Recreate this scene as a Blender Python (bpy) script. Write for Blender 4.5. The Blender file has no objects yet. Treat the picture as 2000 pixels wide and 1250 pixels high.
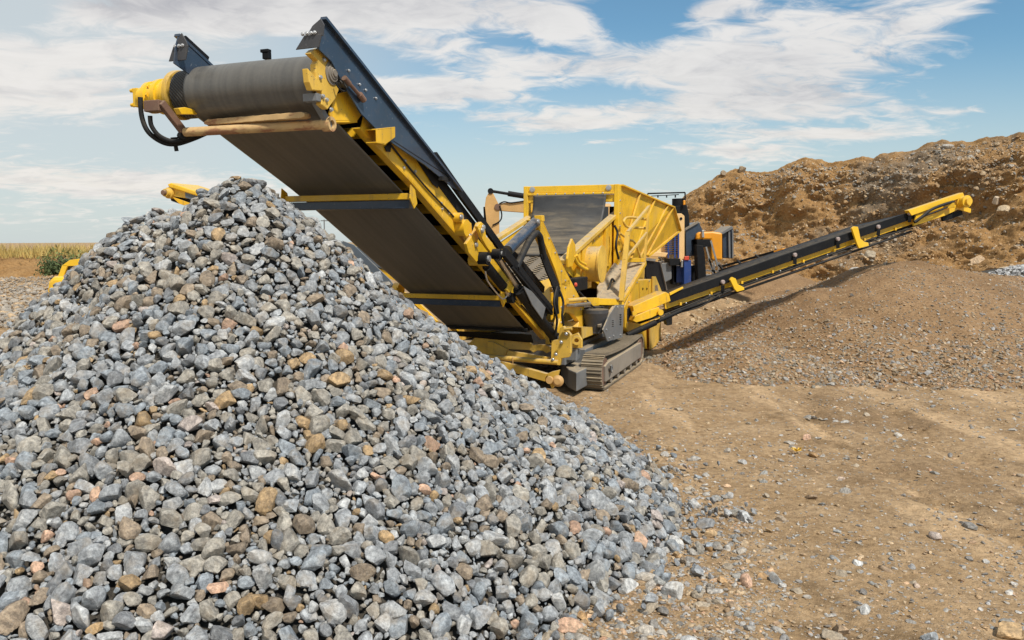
import bpy, math, random
import numpy as np
from mathutils import Vector, Matrix
random.seed(7); rng=np.random.default_rng(7)
scene=bpy.context.scene; COL=scene.collection
# ------------------------------------------------------------------ camera
F=1555.56; PITCH=math.atan((625-470)/F); H=2.0
FW=np.array([0,math.cos(PITCH),-math.sin(PITCH)]); UP=np.array([0,math.sin(PITCH),math.cos(PITCH)]); RT=np.array([1.,0,0])
CAM=np.array([0,0,H])
cd=bpy.data.cameras.new('camera'); cd.lens=28.0; cd.sensor_width=36.0; cd.clip_end=3000; cd.clip_start=.05
co=bpy.data.objects.new('camera',cd); COL.objects.link(co)
co.location=CAM; co.rotation_euler=(math.pi/2-PITCH,0,0); scene.camera=co
def ray(px,py): return FW+RT*(px-1000)/F+UP*(625-py)/F
def proj(P):
    d=np.asarray(P,float)-CAM; z=d@FW; return (1000+F*(d@RT)/z, 625-F*(d@UP)/z, z)
def at(px,py,Y):                      # world point of a photo pixel at world depth Y
    v=ray(px,py); return CAM+v*(Y/v[1])
# frame of the screening machine: r across, a along, z up
TH=math.radians(20.8)
AX=np.array([math.sin(TH),math.cos(TH),0]); RX=np.array([math.cos(TH),-math.sin(TH),0]); R0=-4.0566674; A0=11.5
def SR(px,py,r):
    v=ray(px,py); s=(r+R0-CAM@RX)/(v@RX); P=CAM+s*v; return (r,float(P@AX),float(P[2]))
def SA(px,py,a):
    v=ray(px,py); s=(a-CAM@AX)/(v@AX); P=CAM+s*v; return (float(P@RX-R0),a,float(P[2]))
def SZ(px,py,z):
    v=ray(px,py); s=(z-CAM[2])/v[2]; P=CAM+s*v; return (float(P@RX-R0),float(P@AX),z)
def m2w(p): return RX*(p[0]+R0)+AX*p[1]+np.array([0,0,p[2]])
# ------------------------------------------------------------------ mesh builder
class MB:
    def __init__(s): s.v=[]; s.f=[]; s.sm=[]
    def add(s,vs,fs,smooth=False):
        o=len(s.v); s.v+= [tuple(map(float,q)) for q in vs]
        for f in fs: s.f.append(tuple(i+o for i in f)); s.sm.append(smooth)
        return s
    def prism(s,pts,ext):
        n=len(pts); P=[np.array(p,float) for p in pts]; e=np.array(ext,float)
        c=sum(P)/n; nr=np.zeros(3)
        for i in range(n): nr+=np.cross(P[i]-c,P[(i+1)%n]-c)
        if nr@e>0: P=P[::-1]
        vs=P+[p+e for p in P]
        fs=[tuple(range(n)),tuple(range(2*n-1,n-1,-1))]+[((i+1)%n,i,i+n,(i+1)%n+n) for i in range(n)]
        return s.add(vs,fs)
    def box(s,a,b):
        (x0,y0,z0),(x1,y1,z1)=a,b
        x0,x1=min(x0,x1),max(x0,x1); y0,y1=min(y0,y1),max(y0,y1); z0,z1=min(z0,z1),max(z0,z1)
        return s.prism([(x0,y0,z0),(x1,y0,z0),(x1,y1,z0),(x0,y1,z0)],(0,0,z1-z0))
    def bar(s,p,q,w,h,up=(0,0,1)):
        p=np.array(p,float);q=np.array(q,float);d=q-p;d/=np.linalg.norm(d);u=np.array(up,float)
        x=np.cross(d,u);x/=np.linalg.norm(x);y=np.cross(x,d)
        x*=w/2;y*=h/2
        return s.prism([p-x-y,p+x-y,p+x+y,p-x+y],q-p)
    def tube(s,p,q,r,n=14,r2=None):
        return s.lathe(p,np.array(q,float)-np.array(p,float),[(0,r),(float(np.linalg.norm(np.array(q,float)-np.array(p,float))),r if r2 is None else r2)],n)
    def lathe(s,p,d,prof,n=20):
        p=np.array(p,float);d=np.array(d,float);d/=np.linalg.norm(d)
        u=np.array((0,0,1.)) if abs(d[2])<.9 else np.array((1.,0,0))
        x=np.cross(d,u);x/=np.linalg.norm(x);y=np.cross(d,x)
        for k in range(len(prof)-1):
            (t0,r0),(t1,r1)=prof[k],prof[k+1]; vs=[]
            for t,r in ((t0,r0),(t1,r1)):
                for i in range(n):
                    a=2*math.pi*i/n; vs.append(p+d*t+x*r*math.cos(a)+y*r*math.sin(a))
            s.add(vs,[((i+1)%n,i,n+i,n+(i+1)%n) for i in range(n)],True)
        for (t,r),rev in ((prof[0],False),(prof[-1],True)):
            if r>1e-5:
                vs=[p+d*t+x*r*math.cos(2*math.pi*i/n)+y*r*math.sin(2*math.pi*i/n) for i in range(n)]
                s.add(vs,[tuple(range(n)) if not rev else tuple(range(n-1,-1,-1))])
        return s
    def path(s,pts,r,n=8,rr=None):
        P=[np.array(p,float) for p in pts]
        Q=[]
        for i in range(len(P)-1):             # Catmull-Rom
            p0=P[max(i-1,0)];p1=P[i];p2=P[i+1];p3=P[min(i+2,len(P)-1)]
            for k in range(6):
                t=k/6; Q.append(.5*((2*p1)+(p2-p0)*t+(2*p0-5*p1+4*p2-p3)*t*t+(3*p1-p0-3*p2+p3)*t**3))
        Q.append(P[-1]); vs=[]; prev=None
        for i,q in enumerate(Q):
            d=Q[min(i+1,len(Q)-1)]-Q[max(i-1,0)]; d/=np.linalg.norm(d)
            x=np.cross(d,(0.13,.21,1)) if prev is None else prev-d*(prev@d)
            x/=np.linalg.norm(x); prev=x; y=np.cross(d,x)
            for j in range(n):
                a=2*math.pi*j/n; vs.append(q+x*r*math.cos(a)+y*r*math.sin(a))
        fs=[]
        for i in range(len(Q)-1):
            for j in range(n): fs.append((i*n+(j+1)%n,i*n+j,(i+1)*n+j,(i+1)*n+(j+1)%n))
        s.add(vs,fs,True)
        s.add(vs[:n],[tuple(range(n))]); s.add(vs[-n:],[tuple(range(n-1,-1,-1))]); return s
    def grid(s,P,thick=None,smooth=True):      # P[i][j] points
        P=np.array(P,float); a,b=P.shape[:2]; vs=list(P.reshape(-1,3))
        fs=[(i*b+j,i*b+j+1,(i+1)*b+j+1,(i+1)*b+j) for i in range(a-1) for j in range(b-1)]
        return s.add(vs,fs,smooth)
    def build(s,name,mat,parent=None,off=(0,0,0),bevel=0.0,solid=0.0,subd=0):
        m=bpy.data.meshes.new(name); o_=np.array(off,float)
        m.from_pydata([tuple(np.array(v)-o_) for v in s.v],[],s.f)
        m.polygons.foreach_set('use_smooth',s.sm)
        m.materials.append(mat); m.update()
        o=bpy.data.objects.new(name,m); COL.objects.link(o)
        if parent is not None: o.parent=parent
        if solid:
            md=o.modifiers.new('solid','SOLIDIFY'); md.thickness=solid; md.offset=0
        if bevel:
            md=o.modifiers.new('bevel','BEVEL'); md.width=bevel; md.segments=2; md.limit_method='ANGLE'; md.angle_limit=math.radians(40)
            md.harden_normals=False
        return o
def empty(name,loc,rz=0.0):
    o=bpy.data.objects.new(name,None); o.location=loc; o.rotation_euler=(0,0,rz); o.empty_display_size=.2; COL.objects.link(o); return o
def tag(o,label=None,cat=None,group=None,kind=None):
    if label: o['label']=label
    if cat: o['category']=cat
    if group: o['group']=group
    if kind: o['kind']=kind
    return o
# ------------------------------------------------------------------ noise
def _h(ix,iy,s):
    n=(ix.astype(np.int64)*374761393+iy.astype(np.int64)*668265263+s*982451653)&0x7fffffff
    n=(n^(n>>13))*1274126177&0x7fffffff
    return ((n^(n>>16))&0xffff)/65535.0
def vn(x,y,s=0):
    x=np.asarray(x,float);y=np.asarray(y,float)
    ix=np.floor(x);iy=np.floor(y);fx=x-ix;fy=y-iy
    fx=fx*fx*(3-2*fx);fy=fy*fy*(3-2*fy)
    a=_h(ix,iy,s);b=_h(ix+1,iy,s);c=_h(ix,iy+1,s);d=_h(ix+1,iy+1,s)
    return (a*(1-fx)+b*fx)*(1-fy)+(c*(1-fx)+d*fx)*fy-.5
def fbm(x,y,o=4,s=0):
    t=0;a=1.
    for k in range(o): t=t+a*vn(x*2**k,y*2**k,s+k*17); a*=.5
    return t
# ------------------------------------------------------------------ materials
def nodes(name):
    m=bpy.data.materials.new(name); m.use_nodes=True; nt=m.node_tree
    return m,nt,nt.nodes['Principled BSDF']
def N(nt,t,**k):
    n=nt.nodes.new(t)
    for a,b in k.items(): setattr(n,a,b)
    return n
def L(nt,a,b): nt.links.new(a,b)
def mixc(nt,fac,a,b,mode='MIX'):
    n=N(nt,'ShaderNodeMix',data_type='RGBA',blend_type=mode)
    for i,val in ((0,fac),(6,a),(7,b)):
        if hasattr(val,'is_output'): L(nt,val,n.inputs[i])
        elif i==0: n.inputs[0].default_value=val
        else: n.inputs[i].default_value=(*val,1)
    return n.outputs[2]
def ramp(nt,src,lo,hi):
    n=N(nt,'ShaderNodeMapRange',interpolation_type='SMOOTHSTEP'); n.inputs[1].default_value=lo; n.inputs[2].default_value=hi
    L(nt,src,n.inputs[0]); return n.outputs[0]
def mth(nt,op,a,b=0.0,c=None):
    n=N(nt,'ShaderNodeMath',operation=op)
    for i,val in enumerate((a,b) if c is None else (a,b,c)):
        if hasattr(val,'is_output'): L(nt,val,n.inputs[i])
        else: n.inputs[i].default_value=val
    return n.outputs[0]
def noise(nt,vec,scale,det=4,rough=.55,sc=None):
    if sc is not None:
        mp=N(nt,'ShaderNodeMapping'); mp.inputs['Scale'].default_value=sc; L(nt,vec,mp.inputs[0]); vec=mp.outputs[0]
    n=N(nt,'ShaderNodeTexNoise'); n.inputs['Scale'].default_value=scale; n.inputs['Detail'].default_value=det; n.inputs['Roughness'].default_value=rough
    L(nt,vec,n.inputs['Vector']); return n.outputs['Fac']
def objco(nt): return N(nt,'ShaderNodeTexCoord').outputs['Object']
def pos(nt): return N(nt,'ShaderNodeNewGeometry').outputs['Position']
def bump(nt,bs,h,strength,dist):
    b=N(nt,'ShaderNodeBump'); b.inputs['Strength'].default_value=strength; b.inputs['Distance'].default_value=dist
    L(nt,h,b.inputs['Height']); L(nt,b.outputs[0],bs.inputs['Normal'])
DUST=(.42,.33,.21)
def paint(name,c,rough=.45,dust=.5,var=.12,chip=.0,chipc=(.12,.1,.09),metal=0.0,coat=.0,grime=.35,ds=(1,1,1),spec=None,blotch=None,streak=0.0):
    m,nt,bs=nodes(name); o=objco(nt)
    n1=noise(nt,o,2.2,5); n2=noise(nt,o,11,6,.65,ds)
    col=mixc(nt,ramp(nt,n1,.3,.7),tuple(x*(1-var) for x in c),tuple(min(1,x*(1+var)) for x in c))
    col=mixc(nt,mth(nt,'MULTIPLY',ramp(nt,n2,.5,.78),grime),col,tuple(.45*x+.55*d*.6 for x,d in zip(c,DUST)))
    g=N(nt,'ShaderNodeNewGeometry'); sx=N(nt,'ShaderNodeSeparateXYZ'); L(nt,g.outputs['Normal'],sx.inputs[0])
    upf=ramp(nt,sx.outputs[2],.35,.95)       # settled dust lies on level faces
    d=mth(nt,'MULTIPLY',upf,mth(nt,'MULTIPLY',ramp(nt,n2,.25,.6),dust))
    col=mixc(nt,d,col,DUST)
    if chip:
        n3=noise(nt,o,35,3,.6); col=mixc(nt,mth(nt,'MULTIPLY',ramp(nt,n3,.66,.70),chip),col,chipc)
    if streak:      # run-down dirt and rust below edges and bolts
        s1=noise(nt,o,5.0,5,.65,(2.2,2.2,.35)); col=mixc(nt,mth(nt,'MULTIPLY',ramp(nt,s1,.56,.72),streak),col,(.22,.13,.06))
        s2=noise(nt,o,1.7,4,.6); col=mixc(nt,mth(nt,'MULTIPLY',ramp(nt,s2,.50,.70),streak*.8),col,tuple(.55*a+.45*b for a,b in zip(c,DUST)))
    if blotch: col=mixc(nt,mth(nt,'MULTIPLY',ramp(nt,noise(nt,o,6.5,5,.65,(.35,1,1)),.53,.62),.8),col,blotch)
    L(nt,col,bs.inputs['Base Color'])
    rr=mth(nt,'ADD',mth(nt,'MULTIPLY',n2,.35),rough-.15); L(nt,rr,bs.inputs['Roughness'])
    bs.inputs['Metallic'].default_value=metal; bs.inputs['Coat Weight'].default_value=coat
    bump(nt,bs,n2,.08,.01)
    if spec is not None: bs.inputs['Specular IOR Level'].default_value=spec
    return m
M={}
YEL=(.77,.44,.016)
M['yellow']=paint('yellow_paint',YEL,.42,.7,.17,.9,grime=.42,streak=.5)
M['yellow_dusty']=paint('dusty_yellow_paint',(.66,.41,.06),.58,.9,.18,.9,grime=.6,streak=.7)
M['yellow_bright']=paint('bright_yellow_paint',(.82,.49,.02),.36,.45,.08,.5,grime=.2,streak=.28)
M['navy']=paint('navy_steel',(.028,.045,.075),.33,.35,.15,.4,(.25,.25,.25),0,.2,grime=.25)
M['black']=paint('black_steel',(.009,.0095,.011),.62,.06,.2,.2,(.2,.18,.15),grime=.06,spec=.18)
M['grey']=paint('grey_steel',(.15,.155,.16),.5,.75,.15,.4,(.3,.28,.25),grime=.5)
M['dustgrey']=paint('dusty_steel',(.22,.19,.155),.8,.95,.2,.0,grime=.8)
M['trackm']=paint('track_steel',(.20,.165,.12),.75,.8,.25,.0,grime=.8)
M['tan']=paint('tan_paint',(.56,.33,.12),.55,.5,.12,.3,grime=.4)
M['cream']=paint('cream_orange_paint',(.78,.50,.22),.5,.3,.06,.1,grime=.2)
M['orange']=paint('orange_paint',(.75,.30,.012),.4,.3,.08,.3,grime=.25)
M['blue']=paint('blue_paint',(.018,.05,.20),.4,.35,.12,.3,grime=.25)
M['bluegrey']=paint('blue_grey_steel',(.10,.125,.155),.5,.5,.15,.2,grime=.4)
M['rust']=paint('rusty_steel',(.17,.095,.065),.7,.5,.25,.5,grime=.5)
M['woodtan']=paint('caked_dirt_bar',(.50,.33,.15),.8,.35,.25,.6,(.22,.10,.06),grime=.45,blotch=(.27,.10,.055))
M['chrome']=paint('worn_chrome',(.55,.53,.5),.3,.4,.1,0,(0,0,0),.9,0,grime=.3)
M['bolt']=paint('zinc_bolt',(.5,.5,.5),.35,.2,.1,0,(0,0,0),.7,0,grime=.1)
M['red']=paint('red_paint',(.55,.06,.03),.45,.2,.1,0,grime=.2)
M['pink']=paint('roller_end',(.33,.26,.24),.6,.2,.1,0,grime=.2)
M['rubber']=paint('black_rubber',(.016,.016,.017),.6,.12,.2,.0,grime=.2,spec=.25)
M['curtain']=paint('rubber_curtain',(.030,.031,.033),.6,.3,.35,.0,grime=.85,ds=(.12,.5,.8))
def belt_mat():
    m,nt,bs=nodes('conveyor_belt_rubber'); o=objco(nt)
    n1=noise(nt,o,6,5,.6,(2.6,.10,.12)); n2=noise(nt,o,40,4,.6); n3=noise(nt,o,1.3,3,.5,(2,.4,.5))
    c=mixc(nt,ramp(nt,n1,.28,.76),(.086,.083,.078),(.132,.125,.112))
    c=mixc(nt,mth(nt,'MULTIPLY',ramp(nt,n2,.45,.8),.25),c,(.18,.165,.14))
    c=mixc(nt,mth(nt,'MULTIPLY',ramp(nt,n3,.45,.75),.3),c,(.16,.145,.12))
    L(nt,c,bs.inputs['Base Color']); bs.inputs['Roughness'].default_value=.42
    bump(nt,bs,n2,.06,.01); return m
M['belt']=belt_mat()
def lag_mat():
    m,nt,bs=nodes('drum_lagging'); o=objco(nt)
    w=N(nt,'ShaderNodeTexWave',wave_type='BANDS',bands_direction='DIAGONAL'); w.inputs['Scale'].default_value=22; L(nt,o,w.inputs[0])
    c=mixc(nt,w.outputs['Fac'],(.018,.018,.018),(.07,.065,.058)); L(nt,c,bs.inputs['Base Color']); bs.inputs['Roughness'].default_value=.7
    bump(nt,bs,w.outputs['Fac'],.5,.01); return m
M['lag']=lag_mat()
def glass_mat():
    m,nt,bs=nodes('dark_window_glass'); bs.inputs['Base Color'].default_value=(.03,.03,.032,1); bs.inputs['Roughness'].default_value=.08; return m
M['glass']=glass_mat()
def stone_mat(name,vein=.5,grain=1.0,dusty=.34):
    m,nt,bs=nodes(name); p=pos(nt)
    at_=N(nt,'ShaderNodeAttribute',attribute_name='tint'); c=at_.outputs['Color']
    # bedding runs a different way in every stone: turn the coordinates by the stone's own tint
    vr=N(nt,'ShaderNodeVectorRotate',rotation_type='EULER_XYZ'); L(nt,p,vr.inputs['Vector'])
    sc_=N(nt,'ShaderNodeVectorMath',operation='SCALE'); L(nt,c,sc_.inputs[0]); sc_.inputs['Scale'].default_value=61.0; L(nt,sc_.outputs[0],vr.inputs['Rotation'])
    q=vr.outputs[0]
    n1=noise(nt,p,9*grain,5,.6); n2=noise(nt,p,38*grain,6,.75); n3=noise(nt,p,150*grain,3,.65); n4=noise(nt,q,26*grain,5,.7,(.6,.75,2.0))
    v=ramp(nt,n2,.30,.72)
    col=mixc(nt,1.0,c,mixc(nt,v,(.55,.55,.56),(1.42,1.41,1.39)),'MULTIPLY')
    col=mixc(nt,1.0,col,mixc(nt,ramp(nt,n4,.30,.70),(.72,.72,.73),(1.28,1.28,1.27)),'MULTIPLY')
    col=mixc(nt,mth(nt,'MULTIPLY',ramp(nt,n4,.64,.72),.40*vein),col,(.62,.61,.59))
    col=mixc(nt,mth(nt,'MULTIPLY',ramp(nt,n3,.58,.70),.5*vein),col,(.60,.59,.57))
    col=mixc(nt,mth(nt,'MULTIPLY',ramp(nt,n3,.42,.32),.7*vein),col,(.05,.05,.05))
    col=mixc(nt,mth(nt,'MULTIPLY',ramp(nt,n1,.48,.68),dusty),col,(.33,.25,.16))
    L(nt,col,bs.inputs['Base Color']); bs.inputs['Roughness'].default_value=.68; bs.inputs['Specular IOR Level'].default_value=.4
    bump(nt,bs,mth(nt,'ADD',mth(nt,'ADD',n2,mth(nt,'MULTIPLY',n4,.5)),mth(nt,'MULTIPLY',n3,.4)),.6,.013/grain); return m
M['stone']=stone_mat('crushed_stone')
M['pebble']=stone_mat('pebble_stone',.4,1.6,.35)
M['rock']=stone_mat('hill_rock',.3,.5,.45)
def earth_mat(name,c1,c2,c3,sc=1.0,gritw=.5,bs_=.6,greyp=0.0,greyc=(.24,.22,.19),bd=.03,tracks=0.0):
    m,nt,bs=nodes(name); p=pos(nt)
    n0=noise(nt,p,.35*sc,4,.6); n1=noise(nt,p,2.2*sc,6,.65); n2=noise(nt,p,16*sc,6,.72); n3=noise(nt,p,85*sc,3,.65)
    c=mixc(nt,ramp(nt,n1,.32,.68),c1,c2)
    c=mixc(nt,mth(nt,'MULTIPLY',ramp(nt,n0,.48,.68),.7),c,c3)
    if greyp: c=mixc(nt,mth(nt,'MULTIPLY',ramp(nt,noise(nt,p,.22*sc,5,.65),.50,.62),greyp),c,greyc)
    if tracks:      # compacted lanes and damp patches left by the machines
        mp=N(nt,'ShaderNodeMapping'); mp.inputs['Rotation'].default_value=(0,0,math.radians(28)); mp.inputs['Scale'].default_value=(1.5,.22,1); L(nt,p,mp.inputs[0])
        t1=noise(nt,mp.outputs[0],1.0,5,.6); t2=noise(nt,p,.8,5,.65)
        c=mixc(nt,mth(nt,'MULTIPLY',ramp(nt,t1,.52,.66),tracks),c,tuple(x*1.28 for x in c2))
        c=mixc(nt,mth(nt,'MULTIPLY',ramp(nt,t2,.54,.66),tracks),c,tuple(x*.62 for x in c1))
    c=mixc(nt,1.0,c,mixc(nt,ramp(nt,n2,.28,.72),(.66,.64,.62),(1.25,1.25,1.25)),'MULTIPLY')
    c=mixc(nt,mth(nt,'MULTIPLY',ramp(nt,n3,.60,.72),gritw),c,(.50,.41,.30))
    c=mixc(nt,mth(nt,'MULTIPLY',ramp(nt,n3,.40,.30),gritw),c,tuple(x*.45 for x in c1))
    L(nt,c,bs.inputs['Base Color']); bs.inputs['Roughness'].default_value=.92; bs.inputs['Specular IOR Level'].default_value=.2
    bump(nt,bs,mth(nt,'ADD',mth(nt,'MULTIPLY',n2,1.0),mth(nt,'MULTIPLY',n3,.3)),bs_,bd); return m
M['ground']=earth_mat('sandy_ground',(.325,.214,.112),(.41,.285,.165),(.20,.128,.068),1.0,.55,1.0,tracks=.9)
M['moundm']=earth_mat('brown_gravel_earth',(.245,.15,.077),(.32,.205,.11),(.205,.125,.063),1.6,.6,.8,.0)
M['hillm']=earth_mat('quarry_earth',(.335,.19,.074),(.41,.245,.105),(.28,.155,.06),.6,.4,1.0,.75,(.205,.17,.13),.10)
M['core']=earth_mat('heap_core',(.06,.057,.052),(.09,.08,.065),(.05,.047,.04),3,.5,.8)  # core colour darkened to paint shade into the gaps between stones
# ------------------------------------------------------------------ ground
def warp(fine0,fine1,step,far0,far1,g=1.12):
    a=list(np.arange(fine0,fine1,step)); s=step; x=a[-1]
    while x<far1: s*=g; x+=s; a.append(x)
    s=step; x=fine0; b=[]
    while x>far0: s*=g; x-=s; b.append(x)
    return np.array(b[::-1]+a)
def smax(a,b,k=.18): return .5*(a+b+np.sqrt((a-b)**2+k*k))-.0
def cone(x,y,cx,cy,h,s,rd=.18):
    d=np.sqrt((x-cx)**2+(y-cy)**2+rd*rd)-rd
    return h-s*d
def pile_h(x,y):
    dx=x+2.05; dy=y-6.1; rd=.16
    ang=np.arctan2(dy,dx)
    d=np.sqrt(dx*dx+dy*dy+rd*rd)-rd
    d=d*(1.0+.07*np.clip(-np.sin(ang+.25),0,1))/(1.0+.045*np.clip(np.sin(ang),0,1)+.02*np.sin(3*ang+1))
    z=2.46-.945*d+.115*d*np.clip(d-.9,0,1.7)*.85
    z=np.where(d<3.0,z,z-.45*(d-3.0))
    z=smax(z,cone(x,y,-2.78,6.35,2.21,1.12,.3),.05)
    z=smax(z,cone(x,y,-3.75,5.7,.98,.62,.4),.10)
    z=smax(z,cone(x,y,-5.4,4.9,.55,.4,.6),.10)
    z=z+.06*vn(ang*3.2,x*0+y*0+1.3,5)+.045*fbm(x*1.5,y*1.5,3,9)
    return z
def mound_h(x,y):
    z=cone(x,y,7.6,15.4,1.72,.42,.6)
    z=smax(z,cone(x,y,8.9,15.6,1.52,.42,.9),.15)
    z=smax(z,cone(x,y,5.7,14.7,1.10,.40,.5),.14)
    z=smax(z,cone(x,y,3.9,12.6,.42,.27,.4),.10)
    z=smax(z,cone(x,y,7.4,12.9,.50,.26,.7),.12)
    z=smax(z,cone(x,y,11.5,15.5,1.20,.31,.8),.2)
    z=smax(z,cone(x,y,6.3,20.2,1.45,.62,.8),.1)
    z=z-.10+.16*fbm(x*.9,y*.9,5,31)-.10*np.abs(vn(x*1.6,y*.35,35))
    return z
def dirt_h(x,y):
    z=cone(x,y,4.35,17.6,.80,.38,.5)
    z=smax(z,cone(x,y,2.9,16.6,.38,.3,.4),.1)
    return z+.12*fbm(x*1.2,y*1.2,4,71)
def ground_h(x,y):
    near=np.exp(-np.maximum(y-12,0)/30)
    z=.035*fbm(x*.8,y*.8,4,3)*near+.020*fbm(x*4,y*4,5,4)*near
    z=z+.02*vn((x*.5+y*.9)*1.1,(x*.9-y*.5)*.12,8)*near
    # shallow wheel ruts curving over the yard
    for k,(off,am) in enumerate(((0,.040),(.9,.035),(2.2,.03))):
        c=3.3+off*1.1+.35*np.sin(y*.55)+.02*(y-4)**2
        z=z-am*(np.exp(-((x-c)/.13)**2)-.55*np.exp(-((np.abs(x-c)-.27)/.09)**2))*near*(.7+.5*np.sin(y*38+x*9)*(np.abs(x-c)<.16))
    return z-.02
xs=warp(-.6,6.4,.045,-420,420); ys=warp(2.9,9.5,.045,-30,900)
GX,GY=np.meshgrid(xs,ys)
GZ=ground_h(GX,GY)
mb=MB(); mb.grid(np.stack([GX,GY,GZ],-1))
mb.f=[f[::1] for f in mb.f]
ground=mb.build('ground',M['ground']); tag(ground,kind='structure')
def hgrid(fn,x0,x1,y0,y1,step,name,mat,sink=-.12,skirt=True):
    x=np.arange(x0,x1,step);y=np.arange(y0,y1,step);X,Y=np.meshgrid(x,y);Z=fn(X,Y)
    Z=np.maximum(Z,sink)
    b=MB();b.grid(np.stack([X,Y,Z],-1))
    keep=[i for i,f in enumerate(b.f) if max(b.v[k][2] for k in f)>sink+1e-4]
    b.f=[b.f[i] for i in keep]; b.sm=[b.sm[i] for i in keep]
    return b.build(name,mat)
mound=hgrid(mound_h,1.6,19,8.6,22.5,.065,'mound',M['moundm']); tag(mound,kind='structure')
dirt=hgrid(dirt_h,1.2,8,14.5,21,.09,'dirt_mound',M['ground']); tag(dirt,kind='structure')
# grey gravel bank behind the brown mound
def grey_h(x,y): return cone(x,y,15.0,20.5,1.55,.27,1.2)+.08*fbm(x,y,3,51)
# ------------------------------------------------------------------ quarry hill
SKY=[(1180,470),(1250,445),(1300,418),(1335,386),(1365,365),(1400,345),(1440,329),(1470,336),(1500,337),(1520,330),(1545,318),(1575,308),(1600,309),(1625,319),(1650,311),(1680,308),(1705,309),(1730,299),(1760,297),(1788,293),(1810,281),(1840,274),(1870,276),(1900,276),(1930,268),(1960,264),(2000,257),(2080,240),(2200,225),(2350,215),(2600,220),(2900,260)]
SX=np.array([q[0] for q in SKY],float); SYv=np.array([q[1] for q in SKY],float)
def hill_grid():
    U=np.concatenate([np.arange(1180,2010,3.2),np.arange(2010,2900,12)])
    V=np.concatenate([np.linspace(0,1,120),1+np.linspace(.02,1,16)])
    P=np.zeros((len(V),len(U),3))
    for j,u in enumerate(U):
        sy=np.interp(u,SX,SYv)
        Yc=46-14*np.clip((u-1300)/900,0,1.1)
        C=at(u,sy,Yc); zc=C[2]
        dirv=np.array([C[0],C[1],0]); dirv/=np.linalg.norm(dirv)
        # face falls towards the yard
        fall=(zc+.4)/math.tan(math.radians(44))
        for i,v in enumerate(V):
            if v<=1:
                t=v; prof=t
                z=-.4+(zc+.4)*(t+.035*math.sin(t*9+u*.004)*(1-t)*4*t)
                d=-(1-t)*fall
                # steeper cut near the top, scree at the foot
                d*= (1-.28*math.sin(math.pi*t))
            else:
                z=zc-(v-1)*1.2; d=(v-1)*14
            P[i,j]=C+dirv*d; P[i,j,2]=z
    a=U[None,:]*.012; b=V[:,None]*7
    pn=P
    n1=fbm(pn[:,:,0]*.30+pn[:,:,2]*.12,pn[:,:,2]*.34+pn[:,:,1]*.2,5,91)
    n2=fbm(pn[:,:,0]*1.2,pn[:,:,2]*1.25+pn[:,:,1]*.5,5,93)
    n3=fbm(pn[:,:,0]*4.5,pn[:,:,2]*5.5+pn[:,:,1]*1.5,4,95)
    w=np.clip((1-np.abs(V-.5)*2)*3,0,1)[:,None]*np.ones_like(n1)
    w=np.where(V[:,None]>1,.2,w)
    amp=1.0*n1*w+.55*n2*(.25+.75*w)+.17*n3+.45*w*np.abs(fbm(pn[:,:,0]*.55,pn[:,:,2]*.12+3,3,103))*2
    # gullies and slumped benches
    P[:,:,1]-=amp; P[:,:,0]-=amp*.35
    P[:,:,2]+=.22*n2*(.3+w*.7)+.10*n3
    return P,U,V
HP,HU,HV=hill_grid()
mb=MB(); mb.grid(HP); hill=mb.build('hill',M['hillm']); tag(hill,kind='structure')
# low bank on the far left with a grassy top
def bank_pts():
    U=np.linspace(-260,1200,240); V=np.linspace(0,1,26); P=np.zeros((len(V)+6,len(U),3))
    for j,u in enumerate(U):
        Yb=47+2.5*math.sin(u*.004)+(u/1200)*6
        C=at(u,492,Yb); zt=1.25+.35*float(fbm(np.array([u*.01]),np.array([.3]),4,23)[0])
        for i in range(len(V)+6):
            if i<len(V):
                t=V[i]; q=C+np.array([0,-(1-t)*5.5,0]); q[2]=-.2+(zt+.2)*(t**.8)
            else:
                k=i-len(V)+1; q=C+np.array([0,k*k*2.2,0]); q[2]=zt-.03*k
            P[i,j]=q
    n=fbm(P[:,:,0]*.7,P[:,:,2]*1.6+P[:,:,1]*.3,4,25)
    P[:,:,1]-=n*.9; P[:,:,2]+=.18*n
    return P
BP=bank_pts(); mb=MB(); mb.grid(BP); bank=mb.build('bank',M['hillm']); tag(bank,kind='structure')
# ------------------------------------------------------------------ stone templates
def ico(level):
    t=(1+5**.5)/2
    v=[(-1,t,0),(1,t,0),(-1,-t,0),(1,-t,0),(0,-1,t),(0,1,t),(0,-1,-t),(0,1,-t),(t,0,-1),(t,0,1),(-t,0,-1),(-t,0,1)]
    v=[np.array(q)/np.linalg.norm(q) for q in v]
    f=[(0,11,5),(0,5,1),(0,1,7),(0,7,10),(0,10,11),(1,5,9),(5,11,4),(11,10,2),(10,7,6),(7,1,8),(3,9,4),(3,4,2),(3,2,6),(3,6,8),(3,8,9),(4,9,5),(2,4,11),(6,2,10),(8,6,7),(9,8,1)]
    for _ in range(level):
        mid={};nf=[]
        def m(a,b):
            k=(min(a,b),max(a,b))
            if k not in mid: q=v[a]+v[b]; v.append(q/np.linalg.norm(q)); mid[k]=len(v)-1
            return mid[k]
        for a,b,c in f:
            ab,bc,ca=m(a,b),m(b,c),m(c,a); nf+=[(a,ab,ca),(b,bc,ab),(c,ca,bc),(ab,bc,ca)]
        f=nf
    return np.array(v),np.array(f)
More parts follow.
